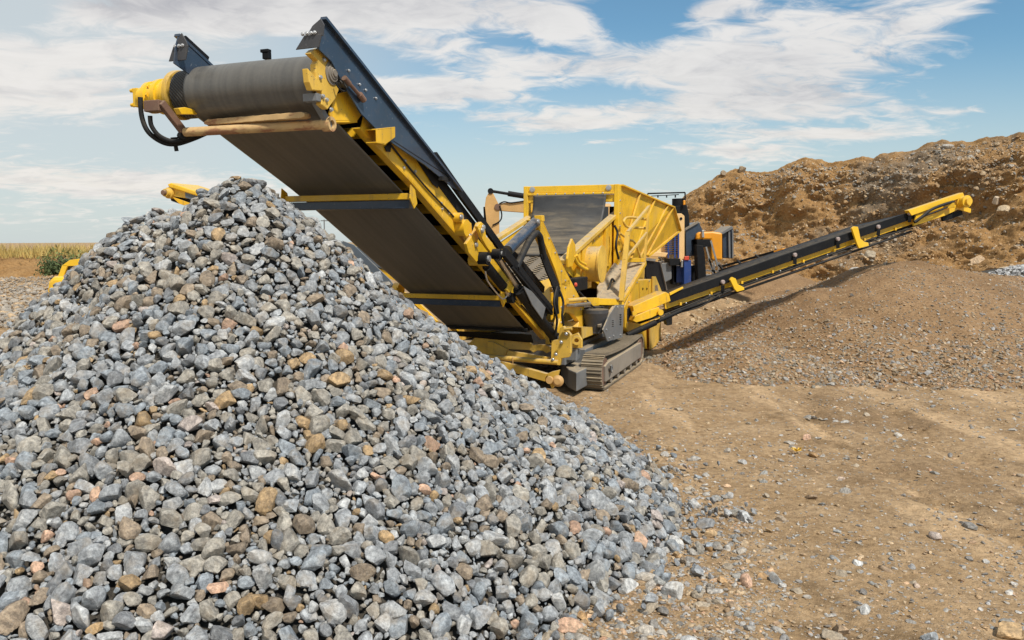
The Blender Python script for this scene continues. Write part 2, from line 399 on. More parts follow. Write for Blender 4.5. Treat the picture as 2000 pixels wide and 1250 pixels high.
def stone_tmpl(level,nv,flat=.72,seed=1,cuts=(10,16)):
    R=np.random.default_rng(seed); V0,Fc=ico(level); out=[]
    for k in range(nv):
        n=R.normal(size=(R.integers(*cuts),3)); n/=np.linalg.norm(n,axis=1)[:,None]
        d=R.uniform(.44,.86,len(n))
        dt=V0@n.T; r=np.where(dt>.05,d[None,:]/np.maximum(dt,.05),9).min(1); r=np.minimum(r,1.08)
        V=V0*r[:,None]
        V=V*(1+.03*R.normal(size=len(V)))[:,None] if level<2 else V*(1+.010*R.normal(size=len(V)))[:,None]
        V=V*np.array([R.uniform(.95,1.35),R.uniform(.75,1.0),R.uniform(flat*.75,flat*1.1)])
        e=V[Fc[:,1]]-V[Fc[:,0]];g=V[Fc[:,2]]-V[Fc[:,0]]
        out.append(V)
    return out,Fc
T3=stone_tmpl(3,30,.82,11,(7,11)); T2=stone_tmpl(2,30,.80,12,(7,11)); T1=stone_tmpl(1,20,.65,13,(6,10)); T0=stone_tmpl(1,16,.42,14,(6,10))
def rot(axis_z,R):
    z=axis_z/np.linalg.norm(axis_z); a=R.uniform(0,2*math.pi)
    u=np.array([1.,0,0]) if abs(z[0])<.8 else np.array([0,1.,0])
    x=np.cross(u,z);x/=np.linalg.norm(x);y=np.cross(z,x)
    x,y=x*math.cos(a)+y*math.sin(a),y*math.cos(a)-x*math.sin(a)
    return np.stack([x,y,z],1)
def fast_mesh(name,V,Fc,tint_v,mat,sharp=38):
    m=bpy.data.meshes.new(name); nv=len(V);nf=len(Fc)
    m.vertices.add(nv); m.vertices.foreach_set('co',np.ascontiguousarray(V,np.float32).ravel())
    m.loops.add(nf*3); m.loops.foreach_set('vertex_index',np.ascontiguousarray(Fc,np.int32).ravel())
    m.polygons.add(nf); m.polygons.foreach_set('loop_start',np.arange(0,nf*3,3,dtype=np.int32))
    m.polygons.foreach_set('use_smooth',np.ones(nf,bool))
    m.update(calc_edges=True)
    at_=m.attributes.new('tint','FLOAT_COLOR','POINT')
    c=np.ones((nv,4),np.float32); c[:,:3]=tint_v; at_.data.foreach_set('color',c.ravel())
    m.materials.append(mat)
    try: m.set_sharp_from_angle(angle=math.radians(sharp))
    except Exception: pass
    return m
def scatter_mesh(name,items,mat,sharp=38):
    """items: (tmplset,idx,centre,rot3x3,size,tint)"""
    Vs=[];Fs=[];Ts=[];o=0
    for (T,i,c,Rm,s,t) in items:
        v=(T[0][i]*s)@Rm.T+c; Vs.append(v); Fs.append(T[1]+o); Ts.append(np.broadcast_to(t,(len(v),3))); o+=len(v)
    m=fast_mesh(name,np.concatenate(Vs),np.concatenate(Fs),np.concatenate(Ts),mat,sharp)
    ob=bpy.data.objects.new(name,m); COL.objects.link(ob); return ob
CLS=[('grey',(.335,.345,.35),30),('blue-grey',(.27,.295,.315),22),('pale grey',(.43,.43,.42),13),('warm grey',(.345,.315,.265),16),('brown',(.29,.225,.16),5),('ochre',(.40,.27,.14),1.4),('orange pink',(.50,.32,.22),1.2),('pink',(.42,.355,.315),1.2),('dark grey',(.21,.215,.22),8)]
CW=np.array([c[2] for c in CLS],float)
def pick(R,x,y,brown=0.0):
    w=CW.copy(); w[3:6]*=1+3*brown; w/=w.sum(); k=R.choice(len(CLS),p=w)
    return k,np.clip(np.array(CLS[k][1])*R.uniform(.72,1.04)*np.array([.97,.985,1.01]),0,1)
def dart(cands,radii,cell,fac):
    """keep candidates that stay fac*(r1+r2) apart, in order"""
    g={};keep=[]; K=(cands[:,:2]//cell).astype(int).tolist(); C=cands.tolist(); Rr=(radii*fac).tolist()
    for i in range(len(C)):
        kx,ky=K[i]; x,y,z=C[i]; r=Rr[i]; ok=True
        for a in (kx-1,kx,kx+1):
            for b in (ky-1,ky,ky+1):
                for (X,Y_,Z,q) in g.get((a,b),()):
                    s=r+q
                    if (x-X)*(x-X)+(y-Y_)*(y-Y_)+(z-Z)*(z-Z)<s*s: ok=False;break
                if not ok:break
            if not ok:break
        if ok: g.setdefault((kx,ky),[]).append((x,y,z,r));keep.append(i)
    return keep
def normal_of(fn,x,y,e=.06):
    nx=-(fn(x+e,y)-fn(x-e,y))/(2*e);ny=-(fn(x,y+e)-fn(x,y-e))/(2*e)
    n=np.stack([nx,ny,np.ones_like(nx)],-1);return n/np.linalg.norm(n,axis=-1)[...,None]
# ------------------------------------------------------------------ the crushed stone heap
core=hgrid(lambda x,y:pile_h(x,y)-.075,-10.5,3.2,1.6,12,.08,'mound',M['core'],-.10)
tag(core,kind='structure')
NC=230000
cx=rng.uniform(-7.6,2.0,NC);cy=rng.uniform(2.0,10.2,NC)
hz=pile_h(cx,cy); sel=hz>-.02
_n=normal_of(pile_h,cx,cy); _v=CAM[None,:]-np.stack([cx,cy,hz],1); _v/=np.linalg.norm(_v,axis=1)[:,None]
sel&=(np.sum(_n*_v,1)>-.38)
cx,cy,hz=cx[sel],cy[sel],hz[sel]
size=np.clip(rng.lognormal(math.log(.0285),.40,len(cx)),.013,.058)
NO=16000; ox=rng.uniform(-3,2.6,NO);oy=rng.uniform(2.2,9.8,NO);oh=pile_h(ox,oy)
_on=(oh<-.02)&(oh>-.75)&(rng.random(NO)<.34*np.exp(oh/.22)*(1+2.2*np.exp(-((oy-5.75)/.25)**2-((ox-1.6)/.7)**2))+.25*np.exp(-((oy-5.7)/.16)**2-((ox-1.75)/.55)**2)*(oh>-.7))
cx=np.concatenate([cx,ox[_on]]);cy=np.concatenate([cy,oy[_on]]);hz=np.concatenate([hz,.012+0*ox[_on]]);size=np.concatenate([size,np.clip(rng.lognormal(math.log(.023),.42,_on.sum()),.011,.050)])
order=np.argsort(-size+rng.normal(0,.012,len(size))); cx,cy,hz,size=cx[order],cy[order],hz[order],size[order]
# stones picked out of the photograph: pixel, half-size, class
SPECIAL=[(325,915,0.0819,'pink','broad flat pink stone high in the middle of the near slope'),
 (1250,1062,0.0897,'orange pink','large pale orange stone at the right foot of the heap beside a grey block'),
 (22,905,0.0484,'orange pink','small bright orange stone low by the left end of the heap'),
 (192,865,0.0468,'orange pink','wedge shaped orange stone with a flat face on the left slope'),
 (192,970,0.0624,'orange pink','chunky rounded orange brown stone on the lower left slope'),
 (520,965,0.0507,'ochre','golden ochre stone half buried in the brown patch of the heap'),
 (92,1048,0.0546,'orange pink','oblong tan orange stone standing on edge at lower left'),
 (120,1197,0.0858,'pink','long reddish pink slab near the bottom left corner'),
 (422,1150,0.0702,'orange pink','salmon pink stone with a pointed end in the lower heap'),
 (187,1232,0.0484,'ochre','bright amber stone at the very bottom of the heap'),
 (285,1200,0.0663,'brown','orange and brown blocky stone near the bottom edge'),
 (76,1110,0.0585,'orange pink','peach coloured stone with flat faces left of a cream one'),
 (255,1035,0.0897,'brown','big flat brown boulder in the middle of the lower heap'),
 (340,1100,0.0624,'pale grey','pale whitish stone in the brown lower patch'),
 (772,745,0.0507,'orange pink','small salmon stone on the upper right slope'),
 (735,935,0.0507,'orange pink','dark terracotta stone in the centre right of the heap'),
 (828,960,0.0585,'orange pink','rounded peach stone beside a tan one at centre right'),
 (850,972,0.0585,'ochre','smooth tan stone beside the rounded peach one'),
 (720,885,0.0546,'ochre','rusty yellow stone on the right slope'),
 (755,1055,0.0585,'ochre','orange speckled stone in the lower centre'),
 (35,1210,0.1014,'brown','large round olive brown stone at bottom left corner'),
 (280,1225,0.0663,'grey','round light grey stone at the bottom edge of the heap'),
 (1090,1178,0.0819,'pale grey','large pale grey stone at the front right foot of the heap'),
 (415,800,0.0585,'pink','pinkish stone with dark edge in the middle of the heap'),
 (650,592,0.0468,'grey','long light grey stone near the upper right edge of heap')]
def hit(px,py,fn):
    v=ray(px,py); s=1.5
    while s<40:
        P=CAM+v*s
        if P[2]<fn(np.array([P[0]]),np.array([P[1]]))[0]: return P
        s+=.01
    return None
SP=[]
for (px,py,r,c,l) in SPECIAL:
    P=hit(px,py,pile_h)
    if P is not None: SP.append((P,r,c,l))
pts=np.concatenate([np.array([s[0] for s in SP]),np.stack([cx,cy,hz],1)])
SP=[(q[0],q[1]*.66,q[2],q[3]) for q in SP]
rad=np.concatenate([np.array([s[1]*.9 for s in SP]),size])
keep=dart(pts,rad,.21,.72)
# second pass: little ones wedge into the gaps
NC2=120000
ex=rng.uniform(-6.0,1.9,NC2);ey=rng.uniform(2.0,8.4,NC2);ez=pile_h(ex,ey)-.012;s2=rng.uniform(.010,.018,NC2)
_n=normal_of(pile_h,ex,ey); _v=CAM[None,:]-np.stack([ex,ey,ez],1); _v/=np.linalg.norm(_v,axis=1)[:,None]
ok=(ez>-.02)&(np.sum(_n*_v,1)>-.2); P2=np.stack([ex,ey,ez],1)[ok]; s2=s2[ok]
allp=np.concatenate([pts[keep],P2]);allr=np.concatenate([rad[keep],s2])
kk=dart(allp,allr,.21,.66)
n1=len(keep); kk=[i for i in kk if i>=n1]
nrm=normal_of(pile_h,pts[keep][:,0],pts[keep][:,1])
recs=[]
for q,i in enumerate(keep):
    P=pts[i]; r=rad[i]; n=nrm[q]
    bw=float(np.clip(fbm(np.array([P[0]*.8]),np.array([P[1]*.8+P[2]]),3,61)[0]*2.2+.1,0,1.6))
    bw=max(bw,1.3*math.exp(-((P[0]+1.35)/.55)**2-((P[1]-3.75)/.45)**2))
    special=SP[i] if i<len(SP) else None
    if special:
        k=[c[0] for c in CLS].index(special[2]); t=np.array(CLS[k][1])*1.08
        zz=n+rng.normal(size=3)*.22
    else:
        k,t=pick(rng,P[0],P[1],bw); zz=n*1.0+rng.normal(size=3)*.42
    # the templates are wider than tall; lift so that the stone sits on its neighbours
    c=P+n*(r*rng.uniform(-.15,.40) if not special else r*.35)
    if P[2]<.12: c=np.array([P[0],P[1],max(c[2],.0)+r*.15])
    pr=proj(c); vis=(0<pr[0]<2000 and 0<pr[1]<1250)
    facing=float(n@((CAM-c)/np.linalg.norm(CAM-c)))
    recs.append(dict(c=c,R=rot(zz,rng),s=r*1.08,k=k,t=t,px=r/pr[2] if (vis and facing>.15) else 0,d=pr[2],sp=special,pr=pr))
small=[]
n2=normal_of(pile_h,allp[kk][:,0],allp[kk][:,1])
for q,i in enumerate(kk):
    k,t=pick(rng,0,0,.2); small.append((T1,rng.integers(20),allp[i]+n2[q]*allr[i]*.1,rot(n2[q]+rng.normal(size=3)*.5,rng),allr[i]*1.15,t*.92))
recs.sort(key=lambda d:-(d['px']+ (9 if d['sp'] else 0)))
IND=recs[:300]; REST=recs[300:]
items=[]
for d in REST:
    T=T2 if d['d']<5.4 and d['px']>0 else T1
    items.append((T,rng.integers(len(T[0])),d['c'],d['R'],d['s'],d['t']))
heap=scatter_mesh('gravel',items+small,M['stone'],21)
tag(heap,'heap of grey crushed stone under the raised conveyor head','gravel','crushed stone of the big grey heap','stuff')
GRP={'grey':'mid grey','blue-grey':'bluish grey','pale grey':'pale grey','warm grey':'brownish grey','brown':'earth brown','ochre':'ochre yellow','orange pink':'orange pink','pink':'dull pink','dark grey':'dark grey'}
def one_stone(name,T,i,c,Rm,s,t,mat):
    v=(T[0][i]*s)@Rm.T
    m=fast_mesh(name,v,T[1],np.broadcast_to(t,(len(v),3)),mat,21)
    o=bpy.data.objects.new(name,m); o.location=c; COL.objects.link(o); return o
for d in IND:
    o=one_stone('crushed_stone',T3,rng.integers(30),d['c'],d['R'],d['s'],d['t'],M['stone'])
    if d['sp']: tag(o,d['sp'][3],'stone','stones of the near heap face')
    else:
        px,py=d['pr'][0],d['pr'][1]
        where=('at the bottom left of the heap' if px<420 and py>1020 else 'on the left of the near heap slope' if px<420 else 'at the bottom middle of the heap' if px<820 and py>1020 else 'on the middle of the near heap slope' if px<820 else 'at the right foot of the heap')
        big='larger' if d['s']>.051 else 'middling' if d['s']>.044 else 'small'
        tag(o,f"{big} {GRP[CLS[d['k']][0]]} crushed stone {where}",'stone',f"{big} {GRP[CLS[d['k']][0]]} stones {where}")
# ------------------------------------------------------------------ loose stones lying on the yard
LOOSE=[(1315,1068,0.0638,'pale grey','grey block lying right of the large pale orange stone'),
 (1515,1134,0.0467,'blue-grey','flat bluish stone alone on the open sand'),
 (1297,912,0.0425,'blue-grey','grey stone standing off the heap edge near a smaller one'),
 (1305,927,0.0382,'grey','smaller grey stone just below its standing neighbour'),
 (1363,928,0.0340,'blue-grey','small blue grey stone by itself on the dark sand'),
 (1452,900,0.0467,'grey','grey stone on the sand right of the heap toward the mound'),
 (1452,1012,0.0723,'grey','double grey stone at the end of the tongue of stones'),
 (1378,1032,0.0553,'dark grey','dark banded stone in the tongue of loose stones'),
 (1524,1010,0.0467,'brown','dark olive stone with tan chip on the sand'),
 (1424,965,0.0425,'grey','lone grey stone below the dark sand strip'),
 (1353,980,0.0638,'pale grey','light grey stone at the top of the tongue of stones'),
 (1460,1140,0.0467,'orange pink','pale pink stone left of the flat bluish one'),
 (1686,1188,0.0382,'pale grey','whitish stone on the bare sand in front'),
 (1830,1048,0.0510,'pink','pinkish pale stone on the right of the yard'),
 (1672,1100,0.0340,'pale grey','small pale stone in the middle of the open sand'),
 (1318,1158,0.0638,'pale grey','wide pale stone among flat chips at front'),
 (1225,1145,0.0723,'pale grey','pale stone just off the front right of heap'),
 (1972,1232,0.0723,'ochre','tan slab of stone at bottom right corner'),
 (1815,1240,0.0425,'blue-grey','dark bluish chip at the bottom right'),
 (1347,1247,0.0425,'pale grey','whitish stone cut by the bottom picture edge'),
 (1385,1050,0.0425,'ochre','tan chip below the dark banded stone'),
 (1575,855,0.0425,'orange pink','orange stone on the sand before the brown mound'),
 (1110,1225,0.0595,'orange pink','flat tan stone at the front foot of the heap')]
for (px,py,r,c,l) in LOOSE:
    v=ray(px,py); P=CAM+v*((0.0-H)/v[2]); k=[q[0] for q in CLS].index(c)
    P[2]=float(ground_h(np.array([P[0]]),np.array([P[1]]))[0])+r*.28
    o=one_stone('loose_stone',T3,rng.integers(30),P,rot(np.array([0,0,1.])+rng.normal(size=3)*.15,rng),r,np.array(CLS[k][1])*1.15,M['stone'])
    tag(o,l,'stone','loose stones on the sandy yard')
# ------------------------------------------------------------------ pebbles on the yard
PC=[(.40,.28,.16),(.46,.34,.21),(.33,.22,.12),(.30,.29,.28),(.42,.40,.37),(.22,.20,.18),(.50,.33,.20)]
def ptint(R,w=None): 
    t=np.array(PC[R.choice(len(PC),p=w)]); return np.clip(t*R.uniform(.75,1.2),0,1)
items=[]
n=0
while n<36000:
    py=rng.uniform(770,1260)if rng.random()<.8 else rng.uniform(690,800); px=rng.uniform(980,2030)
    v=ray(px,py); P=CAM+v*((0-H)/v[2]); x,y=P[0],P[1]
    dens=.25+1.4*max(0,float(fbm(np.array([x*.9]),np.array([y*.9]),3,81)[0])+.1)
    hp=float(pile_h(np.array([x]),np.array([y]))[0])
    if hp>.06: continue
    dens+=1.2*max(0,(hp+.7)/.7) if hp>-.7 else 0
    if y>9.3: dens*=.8
    n+=1
    if rng.random()>dens: continue
    r=float(np.clip(rng.lognormal(math.log(.0062),.62),.0028,.05))*(.7+.3*y/5)
    if hp>-.6 and rng.random()<.2: r*=1.9
    r=min(r,.055)
    z=float(ground_h(np.array([x]),np.array([y]))[0])+r*.12
    if r>.03 or rng.random()<.35: k,t=pick(rng,x,y,.3); t=t*np.array([1.16,1.04,.90])
    else: t=ptint(rng)
    T=T1 if r>.015 else T0
    items.append((T,rng.integers(len(T[0])),np.array([x,y,z]),rot(np.array([0,0,1.])+rng.normal(size=3)*.2,rng),r*rng.uniform(.8,1.3),t))
peb=scatter_mesh('pebbles',items,M['pebble'],40); tag(peb,'pebbles and chips strewn over the sandy yard','pebbles','pebbles on the yard','stuff')
# ------------------------------------------------------------------ gravel on the brown mound
items=[]
NM=80000; mx=rng.uniform(1.8,17,NM); my=rng.uniform(9.4,16.4,NM); mz=mound_h(mx,my); mc=fbm(mx*.7,my*.7,3,33)
for q in np.nonzero(mz>-.05)[0]:
    x,y,z=mx[q],my[q],mz[q]
    low=np.clip(1-z/1.3,0,1); 
    pr=proj((x,y,z))
    if not(1200<pr[0]<2060): continue
    pn=.16+1.1*low**1.2+1.1*max(0,float(mc[q]))
    pn*= .55+.45*np.clip((pr[0]-1500)/400,0,1)
    if rng.random()>pn: continue
    r=float(np.clip(rng.lognormal(math.log(.0150),.42),.007,.045))*(.8+.45*low)
    if rng.random()<.45: k,t=pick(rng,x,y,.6); t=t*np.array([1.0,.82,.60])*.85
    else: t=ptint(rng)*.85
    items.append((T1 if r>.03 else T0,rng.integers(16),np.array([x,y,z+r*.15]),rot(np.array([0,-.3,1.])+rng.normal(size=3)*.4,rng),r,t))
mg=scatter_mesh('gravel',items,M['pebble'],40); tag(mg,'brown and grey gravel covering the low mound below the side conveyor','gravel','gravel on the brown mound','stuff')
# grey gravel bank at far right
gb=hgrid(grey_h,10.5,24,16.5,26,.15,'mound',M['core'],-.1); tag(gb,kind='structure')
items=[]
for q in range(9000):
    x=rng.uniform(11,19);y=rng.uniform(16.5,21.0);z=float(grey_h(np.array([x]),np.array([y]))[0])
    if z<0: continue
    r=rng.uniform(.025,.07); t=np.array((.36,.36,.36))*rng.uniform(.6,1.3)
    items.append((T0,rng.integers(16),np.array([x,y,z]),rot(np.array([0,-.3,1.])+rng.normal(size=3)*.4,rng),r,t))
g2=scatter_mesh('gravel',items,M['pebble'],40); tag(g2,'strip of light grey gravel behind the brown mound','gravel','gravel of the grey strip','stuff')
# ------------------------------------------------------------------ rubble in the quarry face
items=[]; big=[]
def hill_pt(i,j):
    P=HP[i,j]; return P
NI=np.sum(HV<=1)
for q in range(22000):
    i=rng.integers(2,NI-4);j=rng.integers(2,len(HU)-2)
    if HU[j]>2080: continue
    P=HP[i,j].copy()+(HP[i+1,j+1]-HP[i,j])*rng.random()
    cl=float(fbm(np.array([P[0]*.35]),np.array([P[2]*.7]),4,97)[0])
    if rng.random()>.3+1.6*max(0,cl+.05): continue
    r=float(np.clip(rng.lognormal(math.log(.042),.48),.018,.16))
    g=float(fbm(np.array([P[0]*.2]),np.array([P[2]*.4]),3,99)[0])
    t=np.array([(.36,.225,.105),(.45,.33,.20),(.31,.185,.08),(.30,.26,.21),(.24,.22,.19)][rng.choice(5,p=[.3,.2,.25,.15,.10] if g<.1 else [.12,.15,.13,.3,.3])])*rng.uniform(.75,1.2)
    items.append((T1,rng.integers(20),P+np.array([0,-r*.2,0]),rot(np.array([0,-.6,1.])+rng.normal(size=3)*.5,rng),r,np.clip(t,0,1)))
for q in range(1500):          # foot of the face, dirt heap
    x=rng.uniform(1.5,8);y=rng.uniform(14.8,18.2);z=float(dirt_h(np.array([x]),np.array([y]))[0])
    if z<0: continue
    r=float(np.clip(rng.lognormal(math.log(.03),.5),.012,.12)); items.append((T1,rng.integers(20),np.array([x,y,z]),rot(np.array([0,-.2,1.])+rng.normal(size=3)*.3,rng),r,np.array((.44,.33,.2))*rng.uniform(.7,1.2)))
rb=scatter_mesh('rubble',items,M['rock'],35); tag(rb,'broken rock scattered over the brown quarry face','rubble','rubble of the quarry face','stuff')
BOULD=[(1968,542,.62,(.50,.40,.28),'large pale boulder at the foot of the quarry face, right edge'),
 (1990,560,.5,(.42,.31,.2),'tan boulder in front of the large pale one at the right edge'),
 (1668,530,.36,(.36,.34,.31),'upright grey boulder under the side conveyor bracket'),
 (1700,500,.36,(.36,.30,.22),'wide grey brown boulder beneath the side conveyor'),
 (1945,392,.30,(.52,.42,.31),'pale square boulder above the side conveyor head'),
 (1957,415,.42,(.44,.34,.22),'flat tan boulder right of the side conveyor head'),
 (1450,331,.28,(.35,.27,.18),'rough boulder on the left crest of the hill'),
 (1412,339,.25,(.33,.26,.18),'dark slab at the far left end of the hill crest'),
 (1850,287,.26,(.38,.35,.31),'grey boulder on the hill crest at right'),
 (1905,512,.45,(.47,.33,.2),'half buried tan rock on the lower right face')]
SCR=np.stack([[proj(HP[i,j])[:2] for j in range(len(HU))] for i in range(NI)])
for (px,py,r,t,l) in BOULD:
    dd=(SCR[:,:,0]-px)**2+(SCR[:,:,1]-py)**2; i,j=np.unravel_index(np.argmin(dd),dd.shape)
    P=HP[i,j]+np.array([0,-r*.25,0])
    o=one_stone('boulder',T3,rng.integers(30),P,rot(np.array([0,-.2,1.])+rng.normal(size=3)*.3,rng),r*.8,np.array(t),M['rock']); tag(o,l,'boulder','boulders on the quarry face')
# gravelly yard at the far left
items=[]
for q in range(5000):
    px=rng.uniform(-40,240);py=rng.uniform(535,640);v=ray(px,py);P=CAM+v*((0-H)/v[2])
    r=float(np.clip(rng.lognormal(math.log(.05),.4),.02,.15)); t=np.array(((.33,.29,.24) if rng.random()<.7 else (.42,.30,.18)))*rng.uniform(.65,1.2)
    P[2]=r*.2; items.append((T1,rng.integers(20),P,rot(np.array([0,0,1.])+rng.normal(size=3)*.3,rng),r,t))
lg=scatter_mesh('gravel',items,M['pebble'],40); tag(lg,'flat field of brownish gravel beyond the left end of the heap','gravel','gravel of the far left yard','stuff')
# ------------------------------------------------------------------ dry grass and the bush
def leaf_mat(name,a,b):
    m,nt,bs=nodes(name); n_=noise(nt,pos(nt),3.0,3); c=mixc(nt,ramp(nt,n_,.35,.65),a,b); L(nt,c,bs.inputs['Base Color']); bs.inputs['Roughness'].default_value=.7
    bs.inputs['Subsurface Weight'].default_value=0; return m
mb=MB(); R=rng; vs=[];fs=[]
for q in range(17000):
    u=R.uniform(-200,900); 
    j=int((u+260)/1460*239); base=BP[R.integers(20,32),min(max(j,0),239)].copy()
    x,y,z=base+np.array([R.normal()*.25,R.normal()*.6,-.05])
    h=R.uniform(.10,.62)*(.45+1.1*max(0,float(vn(np.array([x*.3]),np.array([.5]),44)[0])+.5)); a=R.uniform(0,math.pi); w=R.uniform(.015,.035); lx,ly=R.normal()*.25*h,R.normal()*.25*h
    o=len(vs); dx,dy=math.cos(a)*w,math.sin(a)*w
    vs+=[(x-dx,y-dy,z),(x+dx,y+dy,z),(x+lx*.5+dx*.6,y+ly*.5+dy*.6,z+h*.6),(x+lx*.5-dx*.6,y+ly*.5-dy*.6,z+h*.6),(x+lx,y+ly,z+h)]
    fs+=[(o,o+1,o+2,o+3),(o+3,o+2,o+4)]
mb.add(vs,fs); gr=mb.build('grass',leaf_mat('dry_grass',(.52,.36,.11),(.40,.31,.10))); tag(gr,'tall dry golden grass along the top of the far left bank','grass','dry grass on the bank','stuff')
vs=[];fs=[]
for q in range(3500):            # low green herbs at the bank foot
    u=R.uniform(-200,900); j=int((u+260)/1460*239); x,y,z=BP[R.integers(14,24),min(max(j,0),239)]+np.array([R.normal()*.3,-R.uniform(0,.3),0])
    if float(vn(np.array([x*.4]),np.array([1.5]),46)[0])<-.05: continue
    s=R.uniform(.04,.11); d=R.normal(size=(3,3))*s; p=np.array([x,y,z+R.uniform(0,.35)]); o=len(vs); vs+=[p+d[0],p+d[1],p+d[2]]; fs.append((o,o+1,o+2))
mb=MB(); mb.add(vs,fs); hb=mb.build('weeds',leaf_mat('green_herbs',(.11,.15,.045),(.20,.21,.06))); tag(hb,'low green weeds on the slope below the dry grass','weeds','weeds on the bank','stuff')
def bush(c,w,h,label):
    root=empty('bush',(c[0],c[1],c[2])); tag(root,label,'bush')
    st=MB()
    for k in range(7): st.path([(0,0,-.1),(R.normal()*.2*w,R.normal()*.2,.4*h),(R.normal()*.4*w,R.normal()*.3,.75*h)],.02,5)
    st.build('stem',M['rust'],root)
    vs=[];fs=[]
    for q in range(2600):
        k=R.integers(9); cl=((k%5-2)*.42*w,0,(.35+.3*((k*7)%3))*h*.62)
        p=np.array(cl)+R.normal(size=3)*np.array([.2*w,.3,.2*h]); p[2]=max(p[2],.02); s=R.uniform(.03,.075); d=R.normal(size=(4,3))*s; o=len(vs); vs+=[p+d[0],p+d[1],p+d[2]]; fs.append((o,o+1,o+2))
    f=MB(); f.add(vs,fs); f.build('foliage',leaf_mat('bush_leaf',(.04,.065,.022),(.10,.13,.04)),root)
P=at(120,520,42); bush((P[0],P[1],.25),.85,.85,'dark green bush growing at the foot of the grassy bank')
# ------------------------------------------------------------------ the mobile screening machine
mloc=m2w((0,A0,0)); SCR_=empty('mobile_screener',tuple(mloc),-TH)
tag(SCR_,'big yellow tracked screening machine with raised conveyor over the grey stone heap','screening machine')
MO=(0,A0,0)
def part(mb,name,mat,parent=SCR_,bevel=.006,solid=0.0,label=None):
    o=mb.build(name,mat,parent,MO,bevel,solid)
    if label: o['label']=label
    return o
_xs=[4.6,5.0,5.34,6.4,8.52,9.63,10.6]; _zs=[3.235,3.055,2.907,2.452,1.428,.881,.41]
def zc(a): return float(np.interp(a,_xs,_zs))
NA,NZ=.42,.9075
def CP(s,n,r): return (r,s+n*NA,zc(s)+n*NZ)
def plate_r(mb,pts,r,t):         # photo outline laid on the plane r, thickness t towards the centre line
    return mb.prism([SR(x,y,r) for x,y in pts],(-t,0,0))
def plate_a(mb,pts,a,t): return mb.prism([SA(x,y,a) for x,y in pts],(0,t,0))
def bolts(name,plist,d,r,h,mat,parent):
    for p in plist:
        b=MB(); bolt(b,p,d,r,h); part(b,name,mat,parent,0)
def bolt(mb,p,d,r=.018,h=.014):
    return mb.lathe(p,d,[(0,r*1.25),(h*.3,r*1.25),(h*.3,r),(h,r),(h*1.2,r*.7)],8)
# --- main conveyor frame
mb=MB()
ss=[5.55,6.0,6.4,7.0,7.4,7.75,8.2,8.8,9.4,10.2]; tops=[.285,.31,.345,.385,.385,.35,.25,.225,.215,.20]
for sg in (1,-1):
    for k in range(len(ss)-1):
        a,b=ss[k],ss[k+1]
        q=[CP(a,.075,.66*sg),CP(b,.075,.66*sg),CP(b,tops[k+1],.66*sg),CP(a,tops[k],.66*sg)]
        mb.prism(q,(-.012*sg,0,0))
        for n0,n1 in ((.063,.075),):
            q=[CP(a,n0,.66*sg),CP(b,n0,.66*sg),CP(b,n1,.66*sg),CP(a,n1,.66*sg)]; mb.prism(q,(-.075*sg,0,0))
        q=[CP(a,tops[k],.66*sg),CP(b,tops[k+1],.66*sg),CP(b,tops[k+1]+.012,.66*sg),CP(a,tops[k]+.012,.66*sg)]; mb.prism(q,(-.06*sg,0,0))
for k in range(11):
    s=5.75+k*.42; p=CP(s,.17,0); mb.bar((-.64,p[1],p[2]),(.64,p[1],p[2]),.035,.09,(0,NA,NZ))
MC=part(mb,'main_conveyor',M['yellow'],bevel=.004)
# belt loop
mb=MB(); path=[]
C0=np.array([5.225,3.172]); RD=.198
for s in np.linspace(9.75,5.42,30): path.append((s,zc(s)))
a0=math.atan2(-NZ,-NA)
for k in range(25):
    t=a0-math.pi*k/24; path.append((C0[0]+RD*math.cos(t),C0[1]+RD*math.sin(t)))
for s in np.linspace(5.6,9.7,26): path.append((s+.40*NA,zc(s)+.40*NZ))
CT=np.array([9.75+.2*NA,zc(9.75)+.2*NZ])
for k in range(1,12):
    t=math.atan2(NZ,NA)-math.pi*k/12; path.append((CT[0]+.2*math.cos(t),CT[1]+.2*math.sin(t)))
rs=[-1,-.97,-.82,-.4,0,.4,.82,.97,1]; G=[]
for (a,z) in path+[path[0]]:
    row=[]; hw=.555+.032*min(1,max(0,(6.3-a)/1.1))
    for r in rs: row.append((r*hw,a,z+.004*(1-r*r)))
    G.append(row)
mb.grid(G); part(mb,'belt',M['belt'],MC,0,.014)
# carried trough sides (rubber edge) and pan
mb=MB()
mb.prism([CP(5.7,.30,-.60),CP(9.6,.30,-.60),CP(9.6,.30,.60),CP(5.7,.30,.60)],(0,NA*.01,NZ*.01))
part(mb,'pan',M['black'],MC,0)
# head drum
mb=MB(); mb.lathe((-.74,C0[0],C0[1]),(1,0,0),[(0,.06),(0,.188),(1.36,.188),(1.36,.06)],40); 
mb.lathe((-.66,C0[0],C0[1]),(1,0,0),[(0,.04),(1.42,.04)],16)
part(mb,'head_drum',M['lag'],MC,0)
mb=MB(); mb.lathe((-.60,CT[0],CT[1]),(1,0,0),[(0,.18),(1.2,.18)],28); part(mb,'tail_drum',M['black'],MC,0)
